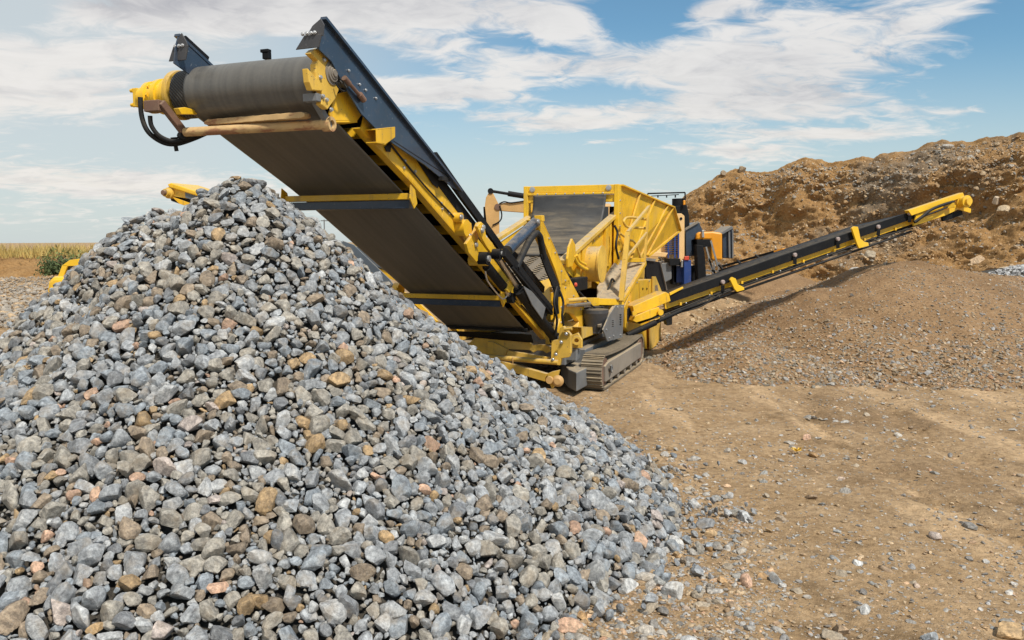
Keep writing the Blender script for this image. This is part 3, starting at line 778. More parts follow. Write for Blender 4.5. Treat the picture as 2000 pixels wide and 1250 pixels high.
# bearing plate on the right, with the cast bearing
mb=MB()
bp=[(606,104),(613,97),(626,93),(640,95),(652,104),(661,121),(662,137),(668,143),(663,173),(656,192),(640,214),(628,204),(630,186),(629,178),(610,176),(604,160),(601,133),(618,152),(617,141),(617,125),(621,118)]
plate_r(mb,bp,.70,.05); part(mb,'bearing_plate',M['yellow_dusty'],MC,.006)
bc=SR(648,143,.70); mb=MB(); mb.lathe((.699,bc[1],bc[2]),(1,0,0),[(0,.085),(.008,.085),(.009,.066),(.02,.062),(.021,.045),(.027,.043),(.028,.028),(.036,.026)],24); part(mb,'bearing',M['dustgrey'],MC,0)
bolts('bolt',[SR(x,y,.70) for x,y in ((632,117),(625,151),(630,188),(637,195),(646,214))],(1,0,0),.014,.014,M['bolt'],MC)
bolts('bolt',[SR(x,y,.738) for x,y in ((681,138),(702,165),(714,176),(734,192))],(1,0,0),.010,.010,M['bolt'],MC)
bolts('bolt',[SR(x,y,.66) for x,y in ((790,314),(788,328),(810,335),(861,397),(874,412),(876,416),(863,408))],(1,0,0),.013,.013,M['bolt'],MC)
# side gusset below the bearing
mb=MB(); plate_r(mb,[(653,186),(672,178),(720,181),(717,211),(698,236),(650,236),(643,222),(650,205)],.655,.014)
q=[SR(650,236,.655),SR(698,236,.655),SR(690,246,.655),SR(648,247,.655)]; mb.prism([q[0],q[1],(.50,q[1][1],q[1][2]-.01),(.50,q[0][1],q[0][2]-.01)],(0,.004,-.012))
mb.bar(SR(662,140,.66),SR(706,186,.66),.05,.05)
part(mb,'head_gusset',M['yellow'],MC,.004)
mb=MB(); mb.tube(SR(676,156,.76),SR(708,192,.76),.014,10); mb.tube(SR(672,152,.76),SR(682,164,.76),.022,8); mb.tube(SR(702,184,.76),SR(711,196,.76),.024,8); part(mb,'belt_tensioner',M['rust'],MC,0)
# dark square stub and scraper arm on the right
mb=MB(); p=SR(614,191,.66); mb.bar((.58,p[1],p[2]),(.70,p[1],p[2]),.055,.055)
mb.bar(SR(616,198,.63),SR(646,250,.63),.04,.05); part(mb,'scraper_arm',M['grey'],MC,.004)
mb=MB(); mb.bar(SR(314,200,-.72),SR(362,262,-.68),.05,.055)
p=SR(302,208,-.80); mb.bar((-.87,p[1],p[2]),(-.72,p[1],p[2]),.085,.085)
part(mb,'scraper_arm',M['rust'],MC,.006)
pr_,pl_=SR(638,243,.62),SR(362,258,-.66)
mb=MB(); mb.tube(pl_,pr_,.036,16); 
p=np.array(pr_); mb.lathe((.60,p[1],p[2]),(1,0,0),[(0,.032),(.0,.055),(.07,.055),(.07,.03),(.0,.03)],16)
part(mb,'scraper_tube',M['woodtan'],MC,0)
mb=MB(); a,b=np.array(SR(404,241,-.50)),np.array(SR(600,226,.50))
vs=[]; nn=26
for i in range(nn+1):
    t=i/nn; c=a*(1-t)+b*t; h=.032+.002*math.sin(i*2.1); 
    if i in(0,nn): h*=.5
    vs+= [c+np.array([0,-.035,-h*.6]),c+np.array([0,.05,-h*.6]),c+np.array([0,.05,h]),c+np.array([0,-.03,h*.8])]
fs=[]
for i in range(nn):
    for j in range(4): fs.append((i*4+j,i*4+(j+1)%4,i*4+4+(j+1)%4,i*4+4+j))
fs+=[(3,2,1,0),(nn*4,nn*4+1,nn*4+2,nn*4+3)]
mb.add(vs,fs); part(mb,'scraper_board',M['woodtan'],MC,.004)
# drive motor on the left
def rp(t): return (-.74-t,C0[0],C0[1])
mb=MB(); mb.lathe(rp(.0),(-1,0,0),[(.02,.10),(.03,.19),(.05,.196),(.075,.196),(.075,.13)],36); 
part(mb,'motor_flange',M['yellow_dusty'],MC,.004)
mb=MB(); mb.lathe(rp(.07),(-1,0,0),[(0,.155),(.08,.150),(.085,.128),(.14,.125),(.145,.142),(.18,.142),(.185,.118),(.26,.112),(.265,.128),(.30,.128),(.305,.095),(.38,.09),(.38,.02)],28)
for k in range(10):
    t=2*math.pi*k/10; bolt(mb,(-.74-.29,C0[0]+.118*math.cos(t),C0[1]+.118*math.sin(t)),(-1,0,0),.013,.02)
mb.box((-.74-.50,C0[0]-.07,C0[1]-.075),(-.74-.45,C0[0]+.07,C0[1]+.075)); mb.box((-.74-.46,C0[0]-.055,C0[1]-.06),(-.74-.38,C0[0]+.055,C0[1]+.06))
for y,z in ((-1,-1),(-1,1),(1,1),(1,-1)): bolt(mb,(-1.24,C0[0]+.055*y,C0[1]+.058*z),(-1,0,0),.016,.03)
part(mb,'drive_motor',M['yellow_bright'],MC,.005)
mb=MB(); plate_r(mb,[(338,212),(352,210),(382,218),(380,224),(345,224)],-.60,-.05); part(mb,'motor_bracket',M['yellow_bright'],MC,.004)
mb=MB()
mb.path([SR(274,190,-.92),SR(277,228,-.92),SR(290,258,-.88),SR(318,278,-.82),SR(345,281,-.76),SR(380,270,-.70),SR(408,258,-.60),SR(430,252,-.4)],.020,8)
mb.path([SR(293,226,-.84),SR(296,246,-.84),SR(312,266,-.80),SR(340,276,-.74),SR(372,267,-.68),SR(405,254,-.58),SR(430,246,-.4)],.018,8)
mb.lathe(SR(340,268,-.78),(0,.2,-1),[(0,.028),(.05,.028),(.05,.016),(.11,.016)],8)
mb.lathe(SR(352,265,-.72),(1,-.3,-.1),[(0,.03),(.05,.03)],8)
part(mb,'hydraulic_hose',M['rubber'],MC,0)
# blue side skirts
SKP=[(630,37),(700,124),(790,238),(876,346),(898,374),(884,366),(830,322),(768,280),(745,262),(706,222),(668,160),(648,120),(622,95),(625,60)]
def skirt(sg):
    mb=MB(); q=[SR(x,y,.735) for x,y in SKP]
    m=lambda t:(t[0] if sg>0 else -t[0]+.165,t[1],t[2])
    mb.prism([m(t) for t in q],(-.012*sg,0,0))
    for k in range(4): mb.bar(m((.742,q[k][1],q[k][2]+.006)),m((.742,q[k+1][1],q[k+1][2]+.006)),.05,.022,(0,NA,NZ))
    o=part(mb,'skirt_plate',M['navy'],MC,.0)
    mb=MB()      # dark top rail carrying on down the conveyor
    R_=[(6.6,.47),(7.2,.445),(7.9,.43),(8.6,.41),(9.3,.39),(10.0,.37)]
    for k in range(len(R_)-1):
        mb.bar(CP(*R_[k],.70*sg),CP(*R_[k+1],.70*sg),.035,.10,(0,NA,NZ))
        mb.bar(CP(R_[k][0],R_[k][1]-.10,.66*sg),CP(R_[k+1][0],R_[k+1][1]-.10,.66*sg),.012,.12,(0,NA,NZ))
    part(mb,'skirt_rail',M['black'],MC,.004)
skirt(1); skirt(-1)
def flap(u,l,a,tw):
    mb=MB(); mb.prism([SA(x,y,a) for x,y in u],(0,.012,0)); mb.prism([SA(x,y,a-.006) for x,y in l],(0,.012,.0))
    o=part(mb,'end_flap',M['grey'],MC,.003); mb=MB()
    for x,y in tw: bolt(mb,SA(x,y,a-.006),(0,-1,.3),.012,.012)
    part(mb,'flap_bolt',M['bolt'],o,0)
M['flap']=paint('dark_flap_steel',(.055,.055,.06),.5,.3,.2,.2,(.2,.2,.2),grime=.3)
flap([(610,50),(626,36),(633,48),(630,70),(600,67)],[(594,69),(628,66),(622,92),(577,97)],4.86,[(592,67),(600,66),(608,65),(615,64)])
flap([(341,87),(354,64),(364,82),(367,92),(338,95)],[(338,91),(367,88),(362,117),(329,120)],4.95,[(343,91),(350,90),(357,89)])
for o in list(bpy.data.objects):
    if o.name.startswith('end_flap'): o.data.materials[0]=M['flap']
mb=MB(); mb.bar(SR(360,74,-.735),SR(406,116,-.735),.02,.045); mb.bar(SR(368,100,-.71),SR(392,121,-.71),.02,.07); part(mb,'skirt_lip',M['black'],MC,.002)
mb=MB(); p=SA(521,103,5.35); mb.box((p[0]-.03,p[1]-.02,p[2]-.05),(p[0]+.03,p[1]+.02,p[2])); mb.box((p[0]-.045,p[1]-.025,p[2]),(p[0]+.03,p[1]+.02,p[2]+.025)); part(mb,'belt_sensor',M['black'],MC,.004)
# yellow outrigger bracket, strap and black rod on the right side
mb=MB(); plate_r(mb,[(735,254),(772,250),(772,268),(752,283),(736,278)],.76,.010); q0,q1=SR(735,254,.76),SR(772,250,.76); mb.prism([q0,q1,(.66,q1[1],q1[2]),(.66,q0[1],q0[2])],(0,0,.010))
q0,q1=SR(736,279,.76),SR(754,283,.76); mb.prism([q0,q1,(.66,q1[1],q1[2]),(.66,q0[1],q0[2])],(0,0,.010))
part(mb,'side_bracket',M['yellow'],MC,.003)
mb=MB(); plate_r(mb,[(752,287),(766,276),(763,297),(755,296)],.675,.008); plate_r(mb,[(806,300),(856,350),(856,368),(846,360)],.675,.008); mb.tube(SR(766,276,.72),SR(876,347,.72),.017,10); mb.bar(SR(860,348,.74),SR(884,352,.70),.04,.04); part(mb,'rubber_strap',M['rubber'],MC,.002)
# cross bars below the belt with their guard boxes
def cross(s,rr,lab):
    mb=MB(); p=CP(s,-.055,0); h=.055
    mb.bar((-rr,p[1],p[2]),(rr,p[1],p[2]),.06,h,(0,0,1)); o=part(mb,'cross_bar',M['yellow'],MC,.005)
    mb=MB(); mb.box((-rr+.05,p[1]-.0,p[2]-.105),(rr-.03,p[1]+.10,p[2]-.032)); part(mb,'roller_guard',M['navy'],o,.004)
    return o,p
cr1,p1=cross(6.42,.67,'')
cr2,p2=cross(8.60,.68,'')
for cr,pp,sg in ((cr1,p1,1),(cr1,p1,-1),(cr2,p2,1),(cr2,p2,-1)):
    mb=MB(); r=.69*sg; y,z=pp[1],pp[2]
    mb.prism([(r,y-.05,z+.10),(r,y+.03,z+.06),(r,y+.07,z-.06),(r,y+.01,z-.11),(r,y-.07,z-.02)],(-.012*sg,0,0)); o=part(mb,'bar_bracket',M['yellow'],cr,.003)
# long tension rod along the lower left edge and tail guard
mb=MB(); pt=CP(9.62,-.03,0); mb.bar((-.62,pt[1],pt[2]),(.62,pt[1],pt[2]),.03,.03); pt=CP(9.78,0,0)
mb.prism([(-.64,pt[1]-.1,pt[2]-.02),(.64,pt[1]-.1,pt[2]-.02),(.62,pt[1]+.05,pt[2]-.15),(-.58,pt[1]+.05,pt[2]-.10)],(0,.03,0)); part(mb,'tail_guard',M['black'],MC,.004)
# hinge plates
mb=MB()
for pts,r in (([(908,455),(909,437),(914,430),(921,436),(923,462),(918,475),(912,468)],.74),([(911,476),(918,466),(928,452),(935,434),(940,440),(936,462),(931,478),(938,504),(931,512),(916,494)],.78),([(932,442),(940,433),(946,439),(950,462),(962,474),(969,490),(964,499),(952,484),(944,470)],.86)):
    plate_r(mb,pts,r,.035)
p=SR(898,445,.68); mb.tube((.62,p[1],p[2]),(.76,p[1],p[2]),.085,20); p=SR(902,425,.74); mb.lathe((.66,p[1],p[2]),(1,0,0),[(0,.05),(.08,.05)],16)
p=SR(942,508,.8); mb.tube((.66,p[1],p[2]),(.86,p[1],p[2]),.06,16)
part(mb,'hinge_plate',M['yellow'],MC,.006)
mb=MB()
for x,y,r in ((918,461,.745),(929,478,.785),(943,444,.865),(941,450,.865),(900,424,.745)): bolt(mb,SR(x,y,r),(1,0,0),.024,.02)
part(mb,'hinge_pin',M['bolt'],MC,0)
# lift cylinder and rods
mb=MB(); mb.tube(SR(951,520,.82),SR(985,562,.82),.052,18); mb.lathe(np.array(SR(945,505,.82))-np.array([.05,0,0]),(1,0,0),[(0,.03),(0,.07),(.10,.07),(.10,.03)],20); mb.tube(SR(945,505,.82),SR(953,522,.82),.045,14); mb.lathe(np.array(SR(996,582,.82))-np.array([.05,0,0]),(1,0,0),[(0,.06),(.10,.06)],18)
cyl=part(mb,'lift_cylinder',M['black'],MC,.0)
mb=MB(); mb.tube(SR(984,560,.82),SR(998,584,.82),.028,12); mb.path([SR(948,530,.88),SR(952,548,.88),SR(968,570,.88),SR(982,584,.88),SR(990,578,.88)],.009,6); part(mb,'cylinder_rod',M['chrome'],cyl,0)
mb=MB(); mb.lathe(np.array(SR(945,505,.82))+np.array([.05,0,0]),(1,0,0),[(0,.035),(.02,.032)],16); part(mb,'pin_cap',M['bolt'],cyl,0)
mb=MB(); mb.tube(SR(975,505,.90),SR(1034,600,.90),.030,14); rod=part(mb,'chrome_rod',M['chrome'],MC,0)
mb=MB(); mb.tube(SR(1012,566,.92),SR(1080,656,.92),.062,18); mb.lathe(np.array(SR(970,496,.90))-np.array([.05,0,0]),(1,0,0),[(0,.055),(.10,.055)],18); mb.lathe(np.array(SR(1083,660,.92))-np.array([.05,0,0]),(1,0,0),[(0,.07),(.10,.07)],18); part(mb,'ram_body',M['black'],MC,0)
mb=MB(); mb.lathe(np.array(SR(971,495,.90))+np.array([.052,0,0]),(1,0,0),[(0,.03),(.015,.028)],14); mb.lathe(np.array(SR(1083,660,.92))+np.array([.052,0,0]),(1,0,0),[(0,.035),(.015,.03)],14); part(mb,'ram_pin',M['chrome'],MC,0)
for pts,r in (([(994,550),(998,546),(1000,562),(995,572),(990,566)],.88),([(1008,572),(1012,566),(1022,590),(1018,596)],.86),([(978,574),(986,574),(990,590),(984,592)],.80)):
    mb=MB(); plate_r(mb,pts,r,.03); part(mb,'rod_clamp',M['yellow_bright'],MC,.004)
# dark folding beams right of the conveyor
mb=MB(); mb.bar(SR(984,492,.98),SR(1076,606,.98),.05,.10); mb.bar(SR(1000,520,.99),SR(1078,612,.99),.03,.05); plate_r(mb,[(1016,560),(1034,560),(1070,604),(1066,628),(1054,618)],.96,.02); mb.bar(SR(1002,498,.7),SR(1060,566,.7),.05,.09)
part(mb,'folding_beam',M['black'],SCR_,.004)
mb=MB(); plate_r(mb,[(1022,558),(1044,572),(1066,600),(1060,624),(1040,596)],1.0,.012); part(mb,'cover_plate',M['grey'],SCR_,.003)
# --- tower beside the conveyor
mb=MB()
plate_r(mb,[(1046,430),(1059,430),(1078,474),(1098,518),(1113,546),(1113,562),(1094,556),(1085,528),(1070,490),(1055,452)],.95,.07)
plate_r(mb,[(1094,555),(1113,545),(1128,575),(1143,607),(1159,638),(1150,640),(1137,640),(1131,628),(1121,614),(1112,610),(1104,610),(1100,617),(1100,650),(1091,668),(1084,660),(1094,622)],.95,.07)
plate_a(mb,[(1043,421),(1058,420),(1059,432),(1044,432)],9.0,.10)
plate_r(mb,[(1131,628),(1137,640),(1137,662),(1136,680),(1130,680),(1133,655),(1128,640)],.95,.25)
# flange along the sloping back edge
for (x0,y0),(x1,y1) in (((1059,430),(1098,518)),((1098,518),(1128,575)),((1128,575),(1159,638))):
    p,q=SR(x0,y0,.95),SR(x1,y1,.95); mb.prism([p,q,(.74,q[1],q[2]),(.74,p[1],p[2])],(0,.012,.012))
tw=part(mb,'tower',M['yellow'],SCR_,.006)
mb=MB(); plate_r(mb,[(1137,640),(1190,641),(1138,662)],1.10,.02); q=[SR(1137,640,1.10),SR(1190,641,1.10)]; mb.prism([q[0],q[1],(.8,q[1][1],q[1][2]),(.8,q[0][1],q[0][2])],(0,0,.012)); part(mb,'step_bracket',M['yellow_dusty'],tw,.003)
mb=MB(); mb.tube(SR(1108,587,1.02),SR(1143,584,1.02),.028,14); part(mb,'pin_tube',M['yellow_dusty'],tw,0)
mb=MB(); mb.tube(SR(1109,596,1.02),SR(1124,596,1.02),.022,12); mb.tube(SR(1122,596,1.02),SR(1151,593,1.02),.030,12); part(mb,'chrome_pin',M['chrome'],tw,0)
mb=MB(); bolt(mb,SR(1050,433,.995),(1,0,0),.028,.02)
for x,y in ((1086,692),(1080,702),(1096,668),(1106,652)): bolt(mb,SA(x,y,9.64),(.2,-1,0),.018,.02)
part(mb,'tower_bolt',M['bolt'],tw,0)
# foot of the tower: front plates
mb=MB(); plate_a(mb,[(1077,665),(1090,663),(1094,640),(1100,637),(1115,655),(1114,690),(1111,698),(1096,700),(1093,714),(1088,713),(1066,707),(1076,700)],9.70,.08)
plate_a(mb,[(1115,655),(1128,650),(1136,664),(1136,680),(1118,680)],10.2,.06)
p=SA(1126,664,10.15); mb.lathe(p,(.3,-1,0),[(0,.06),(.05,.06),(.05,.03),(.0,.03)],16)
mb.tube(SA(1102,643,9.66),SA(1117,642,9.66),.022,10)
part(mb,'tower_foot',M['yellow_dusty'],SCR_,.006)
# blue steel link and black hoses near the tower head
mb=MB(); p,q=SR(991,490,.92),SR(1046,434,.92); mb.tube(p,q,.062,20); lk=part(mb,'link_tube',M['navy'],SCR_,0)
mb=MB(); plate_r(mb,[(987,500),(993,491),(995,505),(991,513),(985,506)],.93,.06); mb.bar(SR(980,490,.9),SR(996,494,.9),.05,.04); part(mb,'link_clevis',M['yellow_bright'],lk,.004)
mb=MB(); mb.path([SR(1008,524,.98),SR(1022,494,.98),SR(1034,470,.98),SR(1046,456,.98),SR(1054,462,.98),SR(1058,482,.98),SR(1062,504,.98)],.040,10); part(mb,'hose_bundle',M['rubber'],SCR_,0)
mb=MB(); plate_r(mb,[(1056,497),(1068,496),(1082,530),(1095,562),(1095,580),(1086,580),(1082,562),(1068,530)],.985,.02); plate_r(mb,[(1056,470),(1062,470),(1068,498),(1060,502)],.985,.02); mb.path([SR(1088,566,1.0),SR(1086,590,1.0),SR(1088,612,1.0)],.03,8); part(mb,'hose_guard',M['black'],SCR_,.003)
# --- low front chassis under the conveyor tail
mb=MB()
plate_a(mb,[(908,678),(928,659),(952,657),(1024,659),(1040,674),(1065,673),(1072,678),(1074,687),(1067,690),(1060,685),(1048,685),(1041,689),(1035,684),(992,682),(988,695),(957,694),(938,691)],9.86,.05)
plate_a(mb,[(952,667),(963,668),(991,682),(988,695),(952,692)],9.82,.03)
part(mb,'front_plate',M['yellow_dusty'],SCR_,.006)
mb=MB(); mb.tube(SA(905,693,9.66),SA(1090,708,9.66),.034,16); mb.bar(SA(992,690,9.78),SA(1072,703,9.78),.05,.08); part(mb,'cross_tube',M['yellow_dusty'],SCR_,.004)
mb=MB(); mb.bar(SA(952,704,9.70),SA(1068,737,9.56),.07,.105); mb.bar(SA(930,700,9.75),SA(975,712,9.75),.06,.05); plate_a(mb,[(1068,730),(1078,726),(1092,723),(1084,752),(1078,760),(1072,748)],9.50,.06)
part(mb,'stabiliser_arm',M['yellow_dusty'],SCR_,.006)
mb=MB(); p=SA(1090,744,9.5); mb.lathe(p,(0.1,-1,.0),[(-.08,.05),(-.02,.055),(0,.075),(.03,.07),(.05,.04)],16); p=SA(1074,742,9.48); mb.lathe(p,(.1,-1,0),[(0,.05),(.04,.045)],12); part(mb,'hydraulic_fitting',M['tan'],SCR_,0)
mb=MB(); mb.path([SA(968,710,9.6),SA(985,728,9.6),SA(1000,735,9.6),SA(1008,725,9.6)],.012,6); mb.path([SA(1001,698,9.62),SA(1001,730,9.62),SA(985,738,9.62)],.006,6); part(mb,'loose_cable',M['tan'],SCR_,0)
# counterweight
zt=.31; mb=MB(); cw=[SZ(1096,706,zt),SZ(1117,699,zt),SZ(1157,713,zt),SZ(1126,728,zt),SZ(1110,721,zt)]
mb.prism(cw,(0,0,-.25)); cwo=part(mb,'counterweight',M['grey'],SCR_,.014)
# --- undercarriage: two crawlers
def track(sg):
    rin,rout=(1.17,1.46); a0_,a1_=10.42,12.75; rad_=.225; zc_=.235
    mb=MB()
    pts=[]
    Ltot=2*(a1_-a0_)+2*math.pi*rad_; n=58
    for k in range(n):
        d=Ltot*k/n
        if d<a1_-a0_: pts.append(((a0_+d),zc_+rad_-.035*math.sin(math.pi*d/(a1_-a0_)),0))
        elif d<a1_-a0_+math.pi*rad_:
            t=(d-(a1_-a0_))/rad_; pts.append((a1_+rad_*math.sin(t),zc_+rad_*math.cos(t),t))
        elif d<2*(a1_-a0_)+math.pi*rad_: pts.append((a1_-(d-(a1_-a0_)-math.pi*rad_),zc_-rad_,math.pi))
        else:
            t=math.pi+(d-2*(a1_-a0_)-math.pi*rad_)/rad_; pts.append((a0_+rad_*math.sin(t),zc_+rad_*math.cos(t),t))
    step=Ltot/n
    for (a,z,t) in pts:
        tx=np.array([0,math.cos(t),-math.sin(t)]); nn_=np.array([0,math.sin(t),math.cos(t)])
        c=np.array([0,a,z]); p0=c+np.array([rin*sg,0,0]); p1=c+np.array([rout*sg,0,0])
        mb.bar(p0,p1,.018,step*.90,tx) if False else mb.prism([p0-tx*step*.46-nn_*.012,p0+tx*step*.46-nn_*.012,p0+tx*step*.46+nn_*.008,p0-tx*step*.46+nn_*.008],p1-p0)
        for kk in (-.28,.12,):
            q=c+tx*step*kk; mb.prism([q+np.array([rin*sg,0,0])-tx*.007+nn_*.006,q+np.array([rin*sg,0,0])+tx*.007+nn_*.006,q+np.array([rin*sg,0,0])+tx*.005+nn_*.026,q+np.array([rin*sg,0,0])-tx*.005+nn_*.026],np.array([(rout-rin)*sg,0,0]))
    sh=part(mb,'track_shoes',M['trackm'],None,0)
    root=MB(); ro=rout+.012
    root.prism([(ro*sg,a0_-.08,.32),(ro*sg,a0_+.1,.35),(ro*sg,a1_-.05,.36),(ro*sg,a1_-.03,.12),(ro*sg,a0_-.05,.10)],(-.27*sg,0,0))
    for k in range(5):
        a=a0_+.35+k*.42; root.lathe((ro*sg-.02*sg,a,.10),(-sg,0,0),[(0,.075),(.24,.075)],16)
    o=part(root,'crawler_track',M['dustgrey'],SCR_,.008)
    sh.parent=o
    s2=MB(); s2.lathe((ro*sg-.03*sg,a1_+.02,zc_),(-sg,0,0),[(0,.09),(0,.185),(.22,.185)],24); s2.lathe((ro*sg-.03*sg,a0_,zc_),(-sg,0,0),[(0,.05),(0,.19),(.22,.19)],24); part(s2,'sprocket',M['rust'],o,0)
    s3=MB(); s3.lathe(((rout+.03)*sg,a0_+.17,.25),(sg,0,0),[(0,.05),(.015,.05),(.015,.03),(0,.03)],14); s3.path([((rout+.05)*sg,a0_+.05,.30),((rout+.05)*sg,a0_+.09,.31),((rout+.05)*sg,a0_+.1,.22),((rout+.05)*sg,a0_+.15,.22)],.012,6); part(s3,'track_tensioner',M['grey'],o,0)
track(1); track(-1)
mb=MB(); mb.box((-1.12,10.6,.30),(1.12,12.9,.50)); mb.box((-.75,10.1,.34),(.98,13.6,.56)); mb.box((-.9,10.15,.40),(1.12,10.35,.55)); part(mb,'underframe',M['grey'],SCR_,.01)
mb=MB(); mb.box((-.85,10.4,.57),(-.65,17.5,.80)); mb.box((.60,10.4,.57),(.80,17.5,.80)); mb.box((-.65,13.0,.60),(.60,13.2,.78)); mb.box((-.65,16.0,.60),(.60,16.2,.78)); part(mb,'chassis_beam',M['yellow_dusty'],SCR_,.006)
# --- grey stencilled panel and funnel
mb=MB(); gp=[(1203,596),(1219,595),(1216,659),(1187,667),(1178,644),(1190,616)]; plate_r(mb,gp,1.30,.02); gpo=part(mb,'side_panel',M['grey'],SCR_,.004)
mb=MB()
for k in range(5): # worn stencil characters, too faded to read
    y=614+k*4.6; plate_r(mb,[(1210.5,y),(1214,y-.4),(1214,y+1.0),(1210.5,y+1.4)],1.304,.003)
    plate_r(mb,[(1211.2,y+1.8),(1213.4,y+1.6),(1213.4,y+2.4),(1211.2,y+2.6)],1.304,.003)
for k in range(4):
    y=626+k*3.6; plate_r(mb,[(1195.5,y),(1199,y-.4),(1199,y+.8),(1195.5,y+1.2)],1.304,.003)
part(mb,'stencil',M['black'],gpo,0)
mb=MB(); plate_r(mb,[(1150,602),(1190,597),(1178,640),(1160,642),(1152,630)],1.02,.25); mb.lathe(SR(1162,604,1.1),(0,0,-1),[(0,.20),(.05,.20),(.32,.11),(.34,.11)],22); part(mb,'dark_hopper',M['flap'],SCR_,.006)
mb=MB(); mb.bar(SR(1199,600,1.20),SR(1170,637,1.20),.05,.04); part(mb,'brace',M['dustgrey'],SCR_,.004)
# --- screen box: side rails, walls, exciter drums
mb=MB()
for sg in (1,-1):
    w=[SR(1098,520,.75),SR(1150,474,.75),SR(1203,424,.75),SR(1203,572,.75),SR(1180,566,.75),SR(1160,548,.75),SR(1122,545,.75),SR(1112,535,.75)]
    mb.prism([(p[0]*sg,p[1],p[2]) for p in w],(-.02*sg,0,0))
SB=part(mb,'screen_box',M['yellow'],SCR_,.004)
for sg in (1,-1):
    mb=MB(); p,q=SR(1097,512,.76),SR(1222,400,.76)
    mb.bar((p[0]*sg,p[1],p[2]),(q[0]*sg,q[1],q[2]),.13,.06); part(mb,'side_rail',M['yellow_dusty'],SB,.006)
for x,y0,y1,w in ((1130,488,545,.05),(1143,478,560,.08),(1152,472,562,.05),(1186,440,520,.05),(1192,436,515,.03)):
    mb=MB(); p,q=SR(x,y1,.80),SR(x,y0,.80); mb.box((.75,p[1]-w*2,p[2]),(.80,p[1]+w*2,q[2])); part(mb,'stiffener',M['yellow'],SB,.005)
mb=MB(); plate_r(mb,[(1109,505),(1112,482),(1118,466),(1124,478),(1125,500),(1118,520),(1110,522)],.86,.03); part(mb,'lifting_lug',M['yellow'],SB,.005)
mb=MB(); mb.path([SR(1120,500,.84),SR(1128,515,.84),SR(1140,524,.84),SR(1146,526,.84)],.03,8); mb.path([SR(1126,498,.86),SR(1132,510,.86),SR(1144,517,.86)],.02,8); part(mb,'spring_arm',M['yellow_bright'],SB,0)
p=SR(1178,516,1.02)
for sg in (1,-1):
    mb=MB(); mb.lathe((.78*sg,p[1],p[2]),(sg,0,0),[(0,.27),(.20,.27),(.205,.285),(.23,.285),(.232,.26),(.24,.05)],36); part(mb,'exciter_drum',M['yellow_dusty'],SB,0)
mb=MB(); b0=SR(1122,570,.9); b1=SR(1146,540,.9); mb.box((.78,b0[1],b0[2]),(.92,b1[1],b1[2])); cb=part(mb,'control_box',M['black'],SB,.02)
mb=MB(); pp=SR(1123,556,.93); mb.lathe(pp,(1,0,0),[(0,.03),(.02,.03),(.03,.02)],12); part(mb,'stop_button',M['red'],cb,0)
# screen deck of steel rods
mb=MB()
def deck(r,t): 
    a=13.45+(10.55-13.45)*t; z=2.02+(1.30-2.02)*t; return np.array([r,a,z])
nn_=36
for k in range(nn_):
    t=k/(nn_-1); 
    for seg in range(10):
        r0=-.68+1.36*seg/10; r1=-.68+1.36*(seg+1)/10; dz=(.016 if seg%2==0 else -.016)
        mb.bar(deck(r0,t+dz),deck(r1,t-dz),.026,.02)
for r in (-.66,-.33,0,.33,.66): mb.bar(deck(r,-.02)-np.array([0,0,.02]),deck(r,1.02)-np.array([0,0,.02]),.03,.02)
part(mb,'screen_mesh',M['dustgrey'],SB,0)
mb=MB(); mb.prism([deck(-.7,-.02)-np.array([0,0,.30]),deck(.7,-.02)-np.array([0,0,.30]),deck(.7,1.0)-np.array([0,0,.30]),deck(-.7,1.0)-np.array([0,0,.30])],(0,0,-.02)); part(mb,'lower_deck',M['black'],SB,0)
mb=MB(); q=[SA(1042,553,10.5),SA(1072,544,10.5),SA(1084,590,10.3),SA(1076,594,10.2)]; mb.prism(q,(0,.02,0)); plate_r(mb,[(1078,572),(1081,570),(1081,620),(1078,625)],.85,.02)
mb.prism([(-.66,10.62,1.27),(.66,10.62,1.27),(.62,10.35,.95),(-.62,10.35,.95)],(0,.015,-.005)); part(mb,'discharge_chute',M['yellow'],SB,.004)
mb=MB(); mb.bar(SA(1043,522,12.0),SA(1058,522,12.0),.03,.02); part(mb,'deck_clip',M['yellow_bright'],SB,0)
# portal frame with the rubber curtain
mb=MB(); fa=13.55; zt_=2.965
mb.box((.785,fa,.95),(.872,fa+.16,zt_)); mb.box((-.872,fa,.95),(-.785,fa+.16,zt_)); mb.box((-.785,fa+.01,zt_-.125),(.785,fa+.15,zt_-.003)); mb.box((-.785,fa-.01,zt_-.165),(.785,fa+.03,zt_-.127))
p=SA(1197,378,fa+.05); mb.box((.60,fa+.03,zt_-.30),(.785,fa+.08,zt_-.167)); mb.box((-.785,fa+.03,zt_-.30),(-.66,fa+.08,zt_-.167))
PF=part(mb,'portal_frame',M['yellow_bright'],SCR_,.008)
mb=MB()
for r in (-.70,.69): mb.lathe((r,fa-.0,zt_-.06),(0,-1,0),[(0,.05),(.012,.05),(.016,.03)],16)  # pale discs added in place of holes that show bright sky
part(mb,'frame_hole_disc',M['bolt'],PF,0)
bolts('frame_bolt',[(-.6+k*.17,fa-.01,zt_-.146) for k in range(8)],(0,-1,0),.012,.012,M['bolt'],PF)
G=[]
for i in range(31):
    t=i/30; a=13.53-.10*t-1.05*t**2.2; z=2.80-1.03*t+.02*math.sin(t*9); row=[]
    for j in range(31):
        u=j/30; r=-.675+1.33*u; w=.035*t*math.sin(u*7+t*3)+.05*t*float(vn(np.array([u*4.]),np.array([t*5.]),77)[0])
        row.append((r*(1-.05*t),a+w-.09*t*(1-(2*u-1)**2),z-.02*t*math.sin(u*5)))
    G.append(row)
mb=MB(); mb.grid(G); part(mb,'rubber_curtain',M['curtain'],PF,0,.012)
